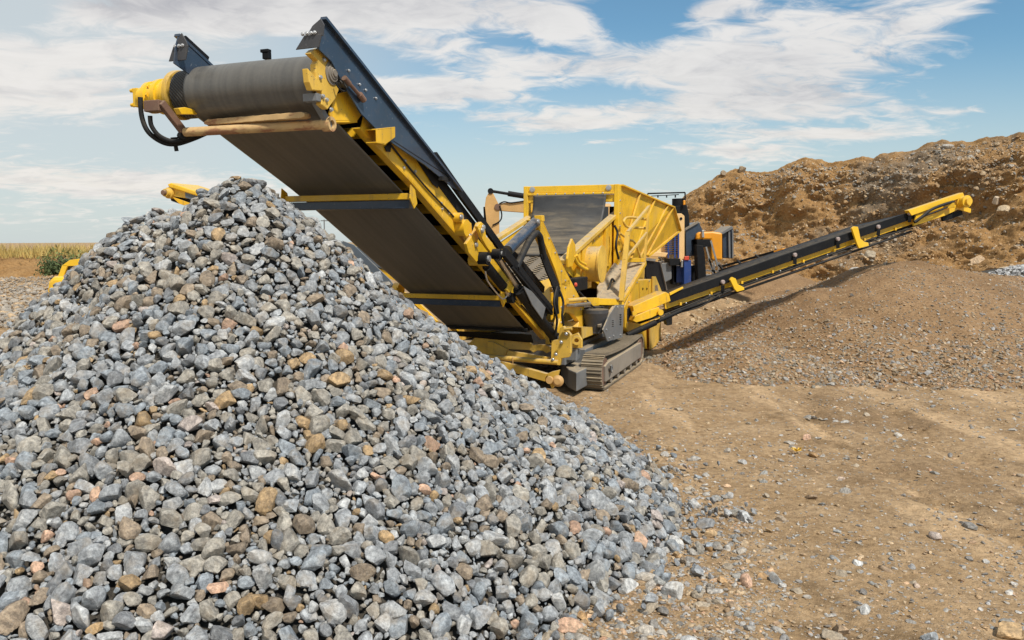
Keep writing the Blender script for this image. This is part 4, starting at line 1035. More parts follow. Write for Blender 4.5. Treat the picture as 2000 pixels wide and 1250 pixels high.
# --- feed hopper behind the frame
def hop(sg):
    TL=(.872,13.70,2.955); TR=SR(1315,405,1.2); RM=SR(1328,450,1.16); BR=SR(1266,500,.86); BL=(.80,13.72,1.55)
    f=lambda p:(p[0]*sg,p[1],p[2])
    mb=MB(); mb.prism([f(q) for q in (TL,TR,RM,BR,BL)],(-.015*sg,0,0)); o=part(mb,'hopper_wing',M['yellow'],HPR,.0)
    mb=MB(); mb.bar(f(TL),f(TR),.09,.03); mb.bar(f(TR),f(RM),.08,.03); mb.bar(f(RM),f(BR),.05,.05)
    A4,B4,C4,D4=[np.array(f(q)) for q in (TL,TR,BR,BL)]; n_=np.cross(B4-A4,D4-A4); n_/=np.linalg.norm(n_); n_*=np.sign(n_[0])*sg
    Q=lambda u,v:(A4*(1-u)+B4*u)*(1-v)+(D4*(1-u)+C4*u)*v+n_*.02
    for u0,u1 in ((.30,.05),(.58,.36),(.86,.66),(.98,.90)): mb.bar(Q(u0,.02),Q(u1,.97),.035,.035)
    part(mb,'wing_rib',M['yellow'],o,.004)
mb=MB(); mb.prism([(-.80,13.72,1.50),(.80,13.72,1.50),(.86,17.5,1.60),(-.86,17.5,1.60)],(0,0,-.02)); mb.box((-.80,13.75,1.15),(.80,16.2,1.45)); HPR=part(mb,'hopper',M['yellow_dusty'],SCR_,.006)
hop(1); hop(-1)
mb=MB(); mb.box((-.6,14.6,.85),(.62,16.8,1.14)); part(mb,'feeder_body',M['black'],HPR,.01)
mb=MB(); p0=SR(1224,515,1.0); plate_r(mb,[(1262,508),(1290,512),(1302,568),(1275,566),(1262,540)],1.05,.03); part(mb,'feeder_plate',M['black'],HPR,.003)
mb=MB(); mb.bar(SR(1289,511,1.08),SR(1303,570,1.08),.02,.03); mb.bar(SR(1258,506,1.06),SR(1278,508,1.06),.05,.05); part(mb,'feeder_edge',M['dustgrey'],HPR,.0)
mb=MB(); 
for k in range(7): mb.lathe((.70,14.3,2.22+.055*k),(0,0,1),[(0,.10),(.02,.125),(.04,.10)],20)
part(mb,'coil_spring',M['rust'],HPR,0)
mb=MB(); mb.box((.62,13.9,1.6),(.79,14.1,2.6)); part(mb,'inner_post',M['black'],HPR,.004)
# --- walkway with handrails
pf=[SR(1209,583,1.25),SR(1258,516,1.25)]; pi=[SR(1166,583,.93),SR(1222,512,.93)]
mb=MB(); mb.prism([pf[0],pf[1],pi[1],pi[0]],(0,0,-.02)); mb.prism([SR(1222,512,.93),SR(1166,583,.93),SR(1166,560,.80),SR(1205,505,.80)],(0,0,-.02)); WK=part(mb,'walkway',M['dustgrey'],SCR_,.002)
mb=MB()
mb.bar(SR(1164,589,1.0),SR(1217,590,1.27),.05,.10); mb.bar(SR(1216,587,1.27),SR(1260,514,1.27),.05,.07); mb.bar(SR(1222,508,1.05),SR(1258,508,1.25),.05,.07); mb.bar(SR(1135,590,.96),SR(1166,589,1.0),.08,.12); part(mb,'walkway_frame',M['yellow'],WK,.005)
mb=MB(); mb.bar(SR(1213,588,1.27),SR(1226,454,1.27),.075,.06,(0,1,0)); mb.bar(SR(1226,454,1.27),SR(1268,403,1.27),.045,.045); mb.bar(SR(1267,402,1.27),SR(1259,512,1.27),.04,.04,(0,1,0)); mb.bar(SR(1220,508,1.27),SR(1263,455,1.27),.035,.035)
mb.path([SR(1265,429,1.25),SR(1240,425,1.1),SR(1225,425,1.0),SR(1219,430,.98),SR(1219,436,.98),SR(1225,443,1.0),SR(1242,445,1.1),SR(1265,446,1.25)],.022,8)
mb.path([SR(1210,455,.95),SR(1228,468,.95),SR(1240,474,.95),SR(1250,500,.98),SR(1254,506,1.0)],.022,8)
part(mb,'handrail',M['yellow_dusty'],WK,.004)
# --- engine housing at the rear right
mb=MB(); plate_r(mb,[(1220,600),(1240,548),(1273,545),(1274,606),(1290,612),(1290,660),(1284,674),(1272,683),(1246,680),(1222,640)],1.22,.30)
EH=part(mb,'engine_housing',M['yellow'],SCR_,.01)
mb=MB(); plate_r(mb,[(1276,540),(1281,540),(1295,575),(1290,586),(1276,582)],1.26,.03); plate_r(mb,[(1270,626),(1291,622),(1291,655),(1286,672),(1271,683)],1.30,.03); part(mb,'housing_door',M['yellow_dusty'],EH,.004)
mb=MB(); plate_r(mb,[(1279,558),(1284,556),(1286,570),(1280,574)],1.264,.004); part(mb,'warning_label',M['chrome'],EH,0)
mb=MB()
for x,y in ((1255,564),(1263,564)): bolt(mb,SR(x,y,1.222),(1,0,0),.018,.012)
part(mb,'housing_bolt',M['black'],EH,0)
# --- side conveyor swung out to the right (laid in its own vertical plane)
Q0=np.array([2.10,13.0]); Q1=np.array([8.65,15.3]); QD=(Q1-Q0)/np.linalg.norm(Q1-Q0); QN=np.array([QD[1],-QD[0]])  # QN points to the camera side
def SPw(px,py,off=0.0):
    v=ray(px,py); n=np.array([QN[0],QN[1],0]); base=np.array([Q0[0],Q0[1],0])+n*off
    s=((base-CAM)@n)/(v@n); P=CAM+s*v
    return (float(P@RX-R0),float(P@AX),float(P[2]))
nvec=np.array([float(np.array([QN[0],QN[1],0])@RX),float(np.array([QN[0],QN[1],0])@AX),0])
def plate_s(mb,pts,off,t): return mb.prism([SPw(x,y,off) for x,y in pts],-nvec*t)
BW=.50
mb=MB()     # yellow beams
for off,t in ((-.05,.03),(-BW+.05,.03)):
    plate_s(mb,[(1296,590),(1783,427),(1783,437),(1300,604)],off,t)
for k in range(8):
    x=1330+k*60; y=602-(x-1300)*.348; p=np.array(SPw(x,y+2,-.02)); mb.bar(p,p-nvec*(BW-.02),.04,.05)
SCV=part(mb,'side_conveyor',M['yellow'],SCR_,.004)
mb=MB()
for off,dy in ((.02,0),(-BW-.0,9)): plate_s(mb,[(1306,575+dy),(1786,411+dy),(1787,426+dy),(1308,592+dy)],off,.012)
part(mb,'skirt_plate',M['black'],SCV,.003)
mb=MB()
G=[]
lo=[(1250,632),(1290,618),(1500,543),(1700,473),(1865,413)]; hi=[(1880,398),(1700,440),(1500,508),(1300,580),(1250,600)]
for x,y in lo+[(1882,407)]+hi: p=np.array(SPw(x,y,-.05)); G.append([p,p-nvec*(BW-.10)])
mb.grid(G); part(mb,'belt',M['rubber'],SCV,0,.012)
mb=MB(); mb.tube(SPw(1290,622,-.02),SPw(1780,452,-.02),.022,8); mb.path([SPw(1310,610,.04),SPw(1370,586,.04),SPw(1425,566,.04),SPw(1440,570,.04)],.014,6); mb.path([SPw(1300,616,.03),SPw(1365,600,.04),SPw(1420,570,.05),SPw(1560,520,.04),SPw(1700,468,.04),SPw(1783,446,.04)],.013,6); part(mb,'hydraulic_hose',M['rubber'],SCV,0)
mb=MB(); mb.tube(SPw(1225,655,.1),SPw(1280,630,.08),.05,14); mb.tube(SPw(1275,632,.08),SPw(1330,607,.06),.034,12); mb.tube(SPw(1325,608,.06),SPw(1450,566,.0),.020,10); part(mb,'slew_cylinder',M['black'],SCV,0)
for x,y in ((1412,551),(1553,498),(1637,467),(1716,443),(1777,417)):
    p=np.array(SPw(x,y,.06)); mb=MB(); mb.lathe(p-nvec*.02,nvec,[(0,.038),(.03,.038),(.04,.028)],14); ro=part(mb,'roller',M['pink'],SCV,0)
    mb=MB(); mb.box((p[0]-.03,p[1]-.02,p[2]-.16),(p[0]+.03,p[1]+.01,p[2]-.05)); part(mb,'roller_bracket',M['black'],ro,.004)
# head hood and drive
mb=MB(); plate_s(mb,[(1774,411),(1881,376),(1884,384),(1781,421)],.10,.10); plate_s(mb,[(1774,411),(1881,376),(1884,384),(1781,421)],-.55,.05); part(mb,'head_hood',M['yellow_bright'],SCV,.004)
mb=MB(); plate_s(mb,[(1784,440),(1792,413),(1800,411),(1860,400),(1880,400),(1897,408),(1896,416),(1872,409),(1846,421),(1786,441)],.06,.03); plate_s(mb,[(1784,440),(1792,413),(1870,398),(1872,409),(1846,421)],-BW,.03); part(mb,'head_plate',M['yellow_bright'],SCV,.004)
mb=MB(); p=np.array(SPw(1876,394,.05)); mb.lathe(p-nvec*.02,nvec,[(0,.12),(.06,.12),(.065,.10),(.14,.10),(.145,.115),(.17,.115),(.175,.07),(.22,.07),(.22,.03)],20); q=np.array(SPw(1852,403,.1)); mb.bar(q-np.array([.05,0,0]),q+np.array([.10,0,.02]),.08,.09); part(mb,'drive_motor',M['yellow_bright'],SCV,.004)
mb=MB(); p=np.array(SPw(1828,414,.08)); mb.lathe(p,nvec,[(0,.03),(.03,.025)],10); part(mb,'grease_cap',M['yellow_bright'],SCV,0)
mb=MB(); mb.path([SPw(1786,434,.12),SPw(1800,424,.14),SPw(1820,409,.15),SPw(1845,399,.15),SPw(1862,394,.14)],.028,8); mb.path([SPw(1790,434,.12),SPw(1806,422,.14),SPw(1830,413,.15),SPw(1850,405,.12)],.015,8); part(mb,'motor_hose',M['rubber'],SCV,0)
mb=MB(); mb.bar(SPw(1840,428,0),SPw(1878,415,0),.05,.09); p=np.array(SPw(1860,420,-.05)); mb.tube(p,p-nvec*.5,.04,10); part(mb,'belt_scraper',M['black'],SCV,.004)
for pts in ([(1664,446),(1668,442),(1676,443),(1681,466),(1688,472),(1696,474),(1697,480),(1678,485),(1674,476)],[(1426,546),(1430,541),(1437,544),(1441,555),(1453,561),(1454,566),(1440,570),(1435,565)]):
    mb=MB(); plate_s(mb,pts,.10,.04); part(mb,'fold_bracket',M['yellow_bright'],SCV,.004)
# tail housing of the side conveyor
mb=MB(); plate_s(mb,[(1236,598),(1300,570),(1307,574),(1310,588),(1272,604),(1244,613),(1238,610)],.10,.30); TH_=part(mb,'tail_housing',M['yellow'],SCV,.008)
mb=MB(); plate_s(mb,[(1239,618),(1268,606),(1287,600),(1292,611),(1272,621),(1243,630),(1236,626)],.14,.20); p=np.array(SPw(1289,610,.16)); mb.lathe(p,nvec,[(0,.05),(.03,.05)],12); p=np.array(SPw(1238,612,.16)); mb.lathe(p,nvec,[(0,.04),(.03,.04)],12); part(mb,'pivot_bracket',M['yellow'],TH_,.006)
mb=MB(); plate_s(mb,[(1308,572),(1334,560),(1335,563),(1309,577)],.05,.03); part(mb,'guide_rail',M['yellow_bright'],TH_,.002)
mb=MB(); plate_s(mb,[(1220,606),(1238,598),(1240,622),(1222,628)],.0,.2); part(mb,'tail_recess_shade',M['black'],TH_,.004)  # solid black plate, painted shade in place of an open hollow
# --- left hand side conveyor, mostly hidden behind the heap
LA=11.4
def SL(px,py,da=0.0): return SA(px,py,LA+da)
mb=MB()
for da in (0,.55): mb.prism([SL(335,384,da),SL(895,578,da),SL(895,592,da),SL(350,398,da)],(0,.03,0))
LCV=part(mb,'side_conveyor',M['yellow'],SCR_,.004,label='yellow framed side conveyor reaching out behind the grey heap')
mb=MB()
for da in (-.02,.60): mb.prism([SL(360,366,da),SL(900,552,da),SL(900,580,da),SL(362,386,da)],(0,.02,0))
part(mb,'skirt_plate',M['bluegrey'],LCV,.003)
mb=MB(); G=[]
for x,y in [(335,392),(600,485),(900,592),(905,580),(900,565),(600,462),(340,372),(330,380),(335,392)]:
    p=np.array(SL(x,y,.05)); G.append([p,p+np.array([0,.5,0])])
mb.grid(G); part(mb,'belt',M['belt'],LCV,0,.012)
mb=MB(); mb.prism([SL(326,360,-.05),SL(333,357,-.05),SL(385,374,-.05),SL(384,383,-.05),SL(330,366,-.05)],(0,.7,0)); part(mb,'head_hood',M['yellow_bright'],LCV,.02)
mb=MB(); p=np.array(SL(330,377,-.03)); mb.lathe(p,(0,-1,0),[(-.1,.10),(.02,.10),(.03,.075),(.10,.07),(.10,.03)],20); mb.prism([SL(322,372,0),SL(330,364,0),SL(384,382,0),SL(380,390,0),SL(330,382,0)],(0,.03,0)); part(mb,'head_drive',M['yellow_dusty'],LCV,.004)
mb=MB(); mb.lathe(p,(0,-1,0),[(.10,.05),(.15,.045)],16); part(mb,'shaft_end',M['rust'],LCV,0)
# fixed yellow left side panel by the conveyor tail
mb=MB(); plate_a(mb,[(772,563),(800,575),(838,610),(870,642),(884,672),(860,676),(815,625),(782,592)],10.15,.03); LP=part(mb,'left_panel',M['yellow_bright'],SCR_,.004)
mb=MB(); mb.bar(SA(790,590,10.12),SA(872,640,10.12),.04,.04); mb.bar(SA(815,625,10.12),SA(884,662,10.12),.04,.04); mb.bar(SA(824,606,10.12),SA(818,622,10.12),.04,.04); mb.box(SA(866,655,10.1),tuple(np.array(SA(876,675,10.1))+np.array([0,.1,0]))); part(mb,'panel_rib',M['yellow'],LP,.003)
mb=MB(); p=SR(778,566,-.74); mb.lathe((-.70,p[1],p[2]),(-1,0,0),[(0,.09),(.08,.09),(.08,.05)],18); mb.bar(SR(775,572,-.7),SR(840,625,-.7),.03,.05); part(mb,'left_bracket',M['yellow_bright'],MC,.003)
mb=MB(); plate_a(mb,[(668,470),(690,478),(760,545),(785,580),(760,576),(700,515),(684,500)],8.9,.02) ; part(mb,'left_skirt',M['bluegrey'],MC,.003)

# hoses, cables and fasteners that dress the machine
def hose(name,pts,r,parent,mat='rubber'):
    mb=MB(); mb.path(pts,r,7); part(mb,name,M[mat],parent,0)
hose('hydraulic_hose',[SR(1092,566,1.01),SR(1100,590,1.05),SR(1098,620,1.05),SR(1106,650,1.02),SR(1124,668,1.0)],.016,tw)
hose('hydraulic_hose',[SR(1088,560,1.01),SR(1082,590,1.02),SR(1088,625,1.04),SR(1084,655,1.0)],.016,tw)
hose('hydraulic_hose',[SR(1131,570,.95),SR(1144,584,1.0),SR(1160,600,1.05),SR(1176,600,1.1)],.014,tw)
hose('hydraulic_hose',[SR(1206,560,.95),SR(1196,545,1.0),SR(1190,560,1.0),SR(1180,580,.95),SR(1172,600,.95)],.018,SB)
hose('hydraulic_hose',[SR(1200,440,.9),SR(1206,455,.95),SR(1203,480,.95),SR(1208,505,.95)],.020,SB)
hose('power_cable',[CP(5.9,.18,.672),CP(6.6,.15,.674),CP(7.3,.19,.672),CP(7.7,.16,.674)],.009,MC)
hose('power_cable',[CP(8.2,.13,.672),CP(8.8,.10,.676),CP(9.5,.13,.672),CP(10.0,.12,.676)],.010,MC)
hose('power_cable',[SR(655,160,.73),SR(662,172,.74),SR(672,178,.74),SR(680,172,.70)],.007,MC)
bolts('tower_bolt',[SR(x,y,.952) for x,y in ((1072,466),(1084,494),(1096,530),(1104,548),(1120,578),(1134,604),(1096,600),(1096,630),(1104,562))],(1,0,0),.013,.012,M['bolt'],tw)
bolts('frame_bolt',[(.874,fa+.08,1.15+.22*k) for k in range(8)],(1,0,0),.013,.012,M['bolt'],PF)
bolts('box_bolt',[SR(x,y,.752) for x,y in ((1160,470),(1170,462),(1180,452),(1200,440),(1200,470),(1200,500),(1200,530),(1160,545),(1170,556))],(1,0,0),.013,.012,M['bolt'],SB)
bolts('panel_bolt',[SR(x,y,1.302) for x,y in ((1206,600),(1214,600),(1212,654),(1190,660),(1184,644),(1198,656))],(1,0,0),.014,.012,M['bolt'],gpo)
bolts('conveyor_bolt',[SPw(1340+k*46,592-k*15.7,-.045) for k in range(9)],nvec,.012,.012,M['bolt'],SCV)
bolts('housing_bolt',[SR(x,y,1.222) for x,y in ((1244,552),(1268,549),(1228,590),(1226,630),(1250,676),(1284,620),(1284,660))],(1,0,0),.013,.012,M['bolt'],EH)
for x0,y0,x1,y1 in ((1232,560,1232,600),(1248,552,1250,600),(1266,549,1267,604)):
    mb=MB(); mb.bar(SR(x0,y0,1.225),SR(x1,y1,1.225),.012,.012,(1,0,0)); part(mb,'door_seam',M['yellow_dusty'],EH,0)
mb=MB(); mb.box(tuple(np.array(SR(1252,588,1.225))),tuple(np.array(SR(1258,580,1.25)))); part(mb,'door_handle',M['black'],EH,.003)
# ------------------------------------------------------------------ tracked crusher standing behind
YC=20.0
cb_=at(1370,600,YC); cr=empty('mobile_crusher',(cb_[0],YC,0.0)); tag(cr,'blue and orange tracked crusher parked behind the yellow screener under the quarry face','crusher')
CO=(cb_[0],YC,0)
def cpart(mb,name,mat,parent=None,bevel=.01,solid=0): return mb.build(name,mat,parent or cr,CO,bevel,solid)
def W(px,py,dy=0.0): return at(px,py,YC+dy)
def pl(mb,pts,dy,t): return mb.prism([W(x,y,dy) for x,y in pts],(0,t,0))
mb=MB(); pl(mb,[(1308,421),(1312,417),(1331,417),(1337,422),(1337,512),(1324,512),(1324,440),(1309,440)],-.05,.5); pl(mb,[(1296,448),(1326,440),(1326,505),(1304,505),(1300,495),(1296,470)],.05,.6); g1=cpart(mb,'radiator_housing',M['cream'])
mb=MB()
for x in (1305,1318,1325): mb.bar(W(x,446 if x>1310 else 462,-.06),W(x,504,-.06),.035,.03,(0,1,0))
for k in range(12): mb.bar(W(1298,450+k*4.2,-.0),W(1326,449+k*4.2,-.0),.02,.018)
cpart(mb,'radiator_grille',M['blue'],g1,.0)
mb=MB(); mb.lathe(W(1330,427,-.052),(0,-1,0),[(0,.035),(.01,.035),(.011,.02)],12); cpart(mb,'lifting_eye',M['black'],g1,0)
mb=MB(); pl(mb,[(1307,505),(1329,505),(1329,518),(1308,519)],-.1,.7); pl(mb,[(1311,518),(1322,518),(1322,556),(1314,556)],.1,.4); cpart(mb,'dark_gearbox',M['black'])
mb=MB(); pl(mb,[(1336,508),(1350,508),(1350,566),(1346,568),(1336,558)],-.15,.6); pl(mb,[(1316,520),(1336,520),(1336,552),(1316,552)],.1,.5); bp_=cpart(mb,'leg_box',M['blue'])
mb=MB(); pl(mb,[(1337,501),(1346,500),(1346,508),(1337,508)],-.18,.1); cpart(mb,'beacon_lamp',M['red'],bp_)
mb=MB(); pl(mb,[(1331,508),(1334,508),(1334,522),(1330,522)],-.2,.08); cpart(mb,'exhaust_pipe',M['chrome'],bp_)
mb=MB(); pl(mb,[(1339,450),(1364,433),(1372,448),(1366,462),(1350,470),(1352,500),(1340,500)],.0,.9); pl(mb,[(1350,468),(1362,462),(1364,500),(1352,500)],.3,.4); hp_=cpart(mb,'crusher_hopper',M['navy'])
mb=MB(); mb.bar(W(1338,448,-.02),W(1364,433,-.02),.06,.05); cpart(mb,'hopper_lip',M['dustgrey'],hp_,0)
mb=MB(); pl(mb,[(1360,457),(1366,453),(1392,452),(1411,455),(1411,508),(1390,508),(1388,468),(1360,468)],-.1,.9); oh=cpart(mb,'engine_housing',M['orange'],None,.04)
mb=MB(); pl(mb,[(1361,468),(1387,467),(1387,482),(1362,484)],-.12,.5); cpart(mb,'engine_screen',M['black'],oh)
mb=MB(); pl(mb,[(1371,450),(1375,449),(1376,464),(1371,464)],-.16,.1); cpart(mb,'door_latch',M['chrome'],oh)
mb=MB(); pl(mb,[(1410,456),(1430,442),(1432,446),(1432,505),(1412,504)],.15,.9); bx=cpart(mb,'side_cover',M['navy'],None,.02)
mb=MB(); pl(mb,[(1407,455),(1429,441),(1433,446),(1411,458)],.05,1.0); mb.bar(W(1424,450,.1),W(1425,504,.1),.05,.03,(0,1,0)); mb.bar(W(1431,450,.1),W(1431,504,.1),.04,.03,(0,1,0)); cpart(mb,'cover_edge',M['grey'],bx)
mb=MB(); pl(mb,[(1360,478),(1374,480),(1377,500),(1380,550),(1364,556),(1362,505)],-.3,.35); pl(mb,[(1350,520),(1362,518),(1362,556),(1352,560)],.3,.3); cpart(mb,'discharge_leg',M['black'])
mb=MB()
for x0,y0,x1,y1 in ((1379,482,1396,548),(1384,505,1400,545),(1388,470,1402,520),(1377,528,1402,530),(1394,510,1396,552),(1404,512,1402,548)): mb.bar(W(x0,y0,-.25),W(x1,y1,-.25),.04,.04,(0,1,0))
cpart(mb,'support_strut',M['chrome'],None,.0)
mb=MB(); mb.tube(W(1325,388,.5),W(1325,417,.5),.16,18); pl(mb,[(1312,402),(1334,402),(1334,417),(1312,417)],.3,.5); mb.path([W(1334,395,.5),W(1340,420,.5),W(1342,445,.5),W(1348,452,.5)],.07,8); pl(mb,[(1334,400),(1341,400),(1346,448),(1338,450)],.4,.3); cpart(mb,'exhaust_stack',M['black'])
mb=MB(); mb.bar(W(1265,378,.3),W(1338,376,.3),.03,.035); mb.bar(W(1338,376,.3),W(1338,400,.3),.03,.03,(0,1,0)); mb.bar(W(1272,383,.3),W(1326,380,.3),.02,.02); mb.bar(W(1265,378,.3),W(1265,402,.3),.03,.03,(0,1,0))
for x in (1285,1302,1319): mb.bar(W(x,381,.3),W(x,386,.3),.03,.03,(0,1,0))
cpart(mb,'guard_rail',M['black'],None,0)
mb=MB(); pl(mb,[(1335,391),(1339,391),(1339,400),(1335,400)],.2,.08); cpart(mb,'warning_lamp',M['orange'])
# crusher body, rock tray and crawler
mb=MB(); pl(mb,[(1230,540),(1420,540),(1420,575),(1230,590)],.4,1.4); pl(mb,[(1280,515),(1312,512),(1312,545),(1285,560)],.0,.8); cpart(mb,'crusher_body',M['grey'],None,.02)
mb=MB(); pl(mb,[(1284,492),(1305,494),(1300,502),(1262,500)],-.2,.8); pl(mb,[(1292,478),(1304,487),(1304,496),(1280,496)],.1,.5); cpart(mb,'feed_tray',M['cream'],None,.01)
mb=MB()
for dy in (.1,1.7):
    pts=[(1240,612),(1248,598),(1262,594),(1392,592),(1404,598),(1408,610),(1400,622),(1256,625),(1245,620)]
    pl(mb,pts,dy,.45)
tr=cpart(mb,'crawler_track',M['trackm'],None,.03)
# dark out-feed conveyor of the crusher
mb=MB(); mb.bar(W(1405,530,-1.0),W(1530,492,-2.4),.06,.06); mb.bar(W(1400,541,-1.0),W(1532,500,-2.4),.05,.13); mb.bar(W(1408,521,-.4),W(1528,487,-1.8),.05,.05)
for k in range(4): 
    t=k/3.; mb.bar(np.array(W(1414,529,-1.0))*(1-t)+np.array(W(1526,497,-2.3))*t,np.array(W(1414,519,-1.0))*(1-t)+np.array(W(1526,489,-2.3))*t+np.array([0,.4,0]),.05,.05)
oc=cpart(mb,'outfeed_conveyor',M['black'],None,.006)
mb=MB(); mb.bar(W(1514,494,-2.35),W(1532,489,-2.5),.12,.10); cpart(mb,'outfeed_motor',M['orange'],oc,.01)
mb=MB(); G=[]
for x,y,dy in ((1395,556,-.9),(1460,527,-1.6),(1530,497,-2.3)):
    p=np.array(W(x,y,dy)); G.append([p,p+np.array([0,.45,0])])
mb.grid(G); cpart(mb,'outfeed_belt',M['belt'],oc,0,.015)
# scrap left on the ground near the crusher
def scrap(pts,Y,t,name,mat,label,cat):
    mb=MB(); P=[at(x,y,Y) for x,y in pts]; c=sum(P)/len(P); mb.prism(P,(0,t,0)); o=mb.build(name,mat,None,tuple(c),.005); o.location=tuple(c); tag(o,label,cat); return o
for pts,mm,l in (([(1362,606),(1376,601),(1388,606),(1386,612),(1366,613)],M['rust'],'rust red bent plate lying on the dirt mound left of the striped one'),([(1378,604),(1384,601),(1394,611),(1389,614)],M['grey'],'narrow grey steel offcut leaning on the dirt mound'),([(1345,600),(1358,598),(1360,607),(1347,609)],M['rust'],'small brown steel scrap by the pale concrete post')):
    scrap(pts,17.0,.35,'scrap_metal',mm,l,'scrap')
scrap([(1336,603),(1344,601),(1345,617),(1337,623)],18.2,.25,'concrete_post',M['dustgrey'],'short pale concrete post standing below the side conveyor','post')
scrap([(1300,622),(1313,619),(1313,634),(1303,636)],15.0,.3,'rubber_block',M['rubber'],'black rubber block on the ground behind the yellow housing','block')
# ------------------------------------------------------------------ excavator behind the curtain
YE=25.0
eb=at(1150,560,YE); ex=empty('excavator',(eb[0],YE,0)); tag(ex,'tan excavator behind the screener with its arm bent down beside the frame','excavator')
EO=(eb[0],YE,0)
def epart(mb,name,mat,parent=None,bevel=.02): return mb.build(name,mat,parent or ex,EO,bevel)
def We(x,y,dy=0): return at(x,y,YE+dy)
mb=MB(); mb.prism([We(968,399),We(985,396),We(1040,393),We(1150,385),We(1190,425),We(1180,445),We(1130,412),We(1040,416),We(972,411)],(0,.42,0)); bm=epart(mb,'boom',M['tan'],None,.006)
mb=MB(); mb.prism([We(949,386),We(957,372),We(964,379),We(973,397),We(975,410),We(975,440),We(975,500),We(953,500),We(951,440),We(947,402)],(0,.34,0)); st_=epart(mb,'stick',M['tan'],None,.004)
mb=MB(); mb.tube(We(958,373,.17),We(995,379,.17),.045,12); mb.tube(We(992,378,.17),We(1042,386,.17),.085,14); mb.tube(We(947,404,.17),We(949,450,.17),.05,12); mb.lathe(np.array(We(958,373,-.03)),(0,1,0),[(0,.09),(.4,.09)],14); mb.path([We(976,402,-.03),We(980,420,-.03),We(976,432,-.03),We(962,440,-.03)],.022,6); mb.path([We(975,398,-.03),We(985,394,-.03),We(1000,396,-.03),We(1040,390,-.03)],.02,6); epart(mb,'stick_cylinder',M['black'],st_,0)
mb=MB(); mb.lathe(np.array(We(972,404,-.03)),(0,1,0),[(0,.10),(.40,.10)],14); epart(mb,'pivot_pin',M['rust'],st_,0)
mb=MB(); mb.prism([We(955,500),We(974,500),We(985,520),We(975,545),We(958,540),We(948,520)],(0,.9,0)); epart(mb,'bucket',M['rust'],st_)
mb=MB(); a=np.array(We(1110,470)); mb.box((a[0],YE-1.2,1.0),(a[0]+2.6,YE+1.2,1.9)); mb.box((a[0]+1.7,YE-1.2,1.9),(a[0]+2.6,YE+1.2,2.5)); epart(mb,'body',M['tan'])
mb=MB(); mb.box((a[0]+.2,YE-1.15,1.9),(a[0]+1.2,YE-.1,3.1)); cbn=epart(mb,'cab',M['tan'],None,.08)
mb=MB(); mb.box((a[0]+.28,YE-1.17,2.1),(a[0]+1.1,YE-1.14,3.0)); epart(mb,'cab_window',M['glass'],cbn,0)
for sg in (-1,1):
    mb=MB(); mb.prism([(a[0]-.3,YE+sg*.9-.25,.3),(a[0]-.1,YE+sg*.9-.25,.02),(a[0]+2.9,YE+sg*.9-.25,.02),(a[0]+3.1,YE+sg*.9-.25,.3),(a[0]+2.9,YE+sg*.9-.25,.75),(a[0]-.1,YE+sg*.9-.25,.75)],(0,.5,0)); epart(mb,'crawler_track',M['trackm'])
mb=MB(); mb.lathe((a[0]+1.3,YE,.7),(0,0,1),[(0,.7),(.3,.7)],24); epart(mb,'slew_ring',M['black'],None,0)
# ------------------------------------------------------------------ yellow pickup behind the heap
YV=12.2; vb=at(100,560,YV); X0=vb[0]; vx=X0+.05
vh=empty('pickup_truck',(vx+1.9,YV,0)); tag(vh,'yellow vehicle parked behind the left end of the stone heap, cab showing','vehicle'); VO=(vx+1.9,YV,0)
def vpart(mb,name,mat,parent=None,bevel=.03): return mb.build(name,mat,parent or vh,VO,bevel)
zt=at(120,506,YV)[2]; zw=at(105,540,YV)[2]
wd=1.6
mb=MB(); mb.prism([(vx-.10,YV,.45),(vx-.14,YV,zw-.3),(vx-.10,YV,zw-.06),(vx-.02,YV,zw),(vx+2.2,YV,zw),(vx+3.6,YV,zw-.03),(vx+3.6,YV,.45)],(0,wd,0)); bd=vpart(mb,'body',M['yellow_bright'],None,.06)
mb=MB(); mb.prism([(vx+.10,YV+.06,zt-.10),(vx+.22,YV+.06,zt-.015),(vx+.42,YV+.06,zt+.01),(vx+1.5,YV+.06,zt+.02),(vx+1.75,YV+.06,zt-.05),(vx+1.75,YV+.06,zt-.09),(vx+.10,YV+.06,zt-.11)],(0,wd-.12,0)); rf=vpart(mb,'roof',M['yellow_bright'],None,.03)
mb=MB()
for y in (YV+.06,YV+wd-.14):
    mb.prism([(vx+.02,y,zw-.01),(vx+.11,y,zw-.01),(vx+.19,y,zt-.09),(vx+.10,y,zt-.09)],(0,.08,0)); mb.prism([(vx+1.0,y,zw-.01),(vx+1.08,y,zw-.01),(vx+1.08,y,zt-.09),(vx+1.0,y,zt-.09)],(0,.08,0)); mb.prism([(vx+1.72,y,zw-.01),(vx+1.8,y,zw-.01),(vx+1.75,y,zt-.08),(vx+1.67,y,zt-.08)],(0,.08,0))
vpart(mb,'pillar',M['yellow_bright'],None,.01)
mb=MB(); mb.prism([(vx+.06,YV+.10,zw),(vx+1.74,YV+.10,zw),(vx+1.70,YV+.10,zt-.10),(vx+.15,YV+.10,zt-.10)],(0,wd-.22,0)); vpart(mb,'window',M['glass'],None,0)
for xx in (.45,2.8):
    for yy in (-.02,wd-.2):
        mb=MB(); mb.lathe((vx+xx,YV+yy,.36),(0,1,0),[(0,.2),(.0,.36),(.22,.36),(.22,.2)],24); wh=vpart(mb,'wheel',M['rubber'],None,0)
        mb=MB(); mb.lathe((vx+xx,YV+yy-.005,.36),(0,1,0),[(0,.2),(.1,.18),(.23,.2)],20); vpart(mb,'rim',M['grey'],wh,0)
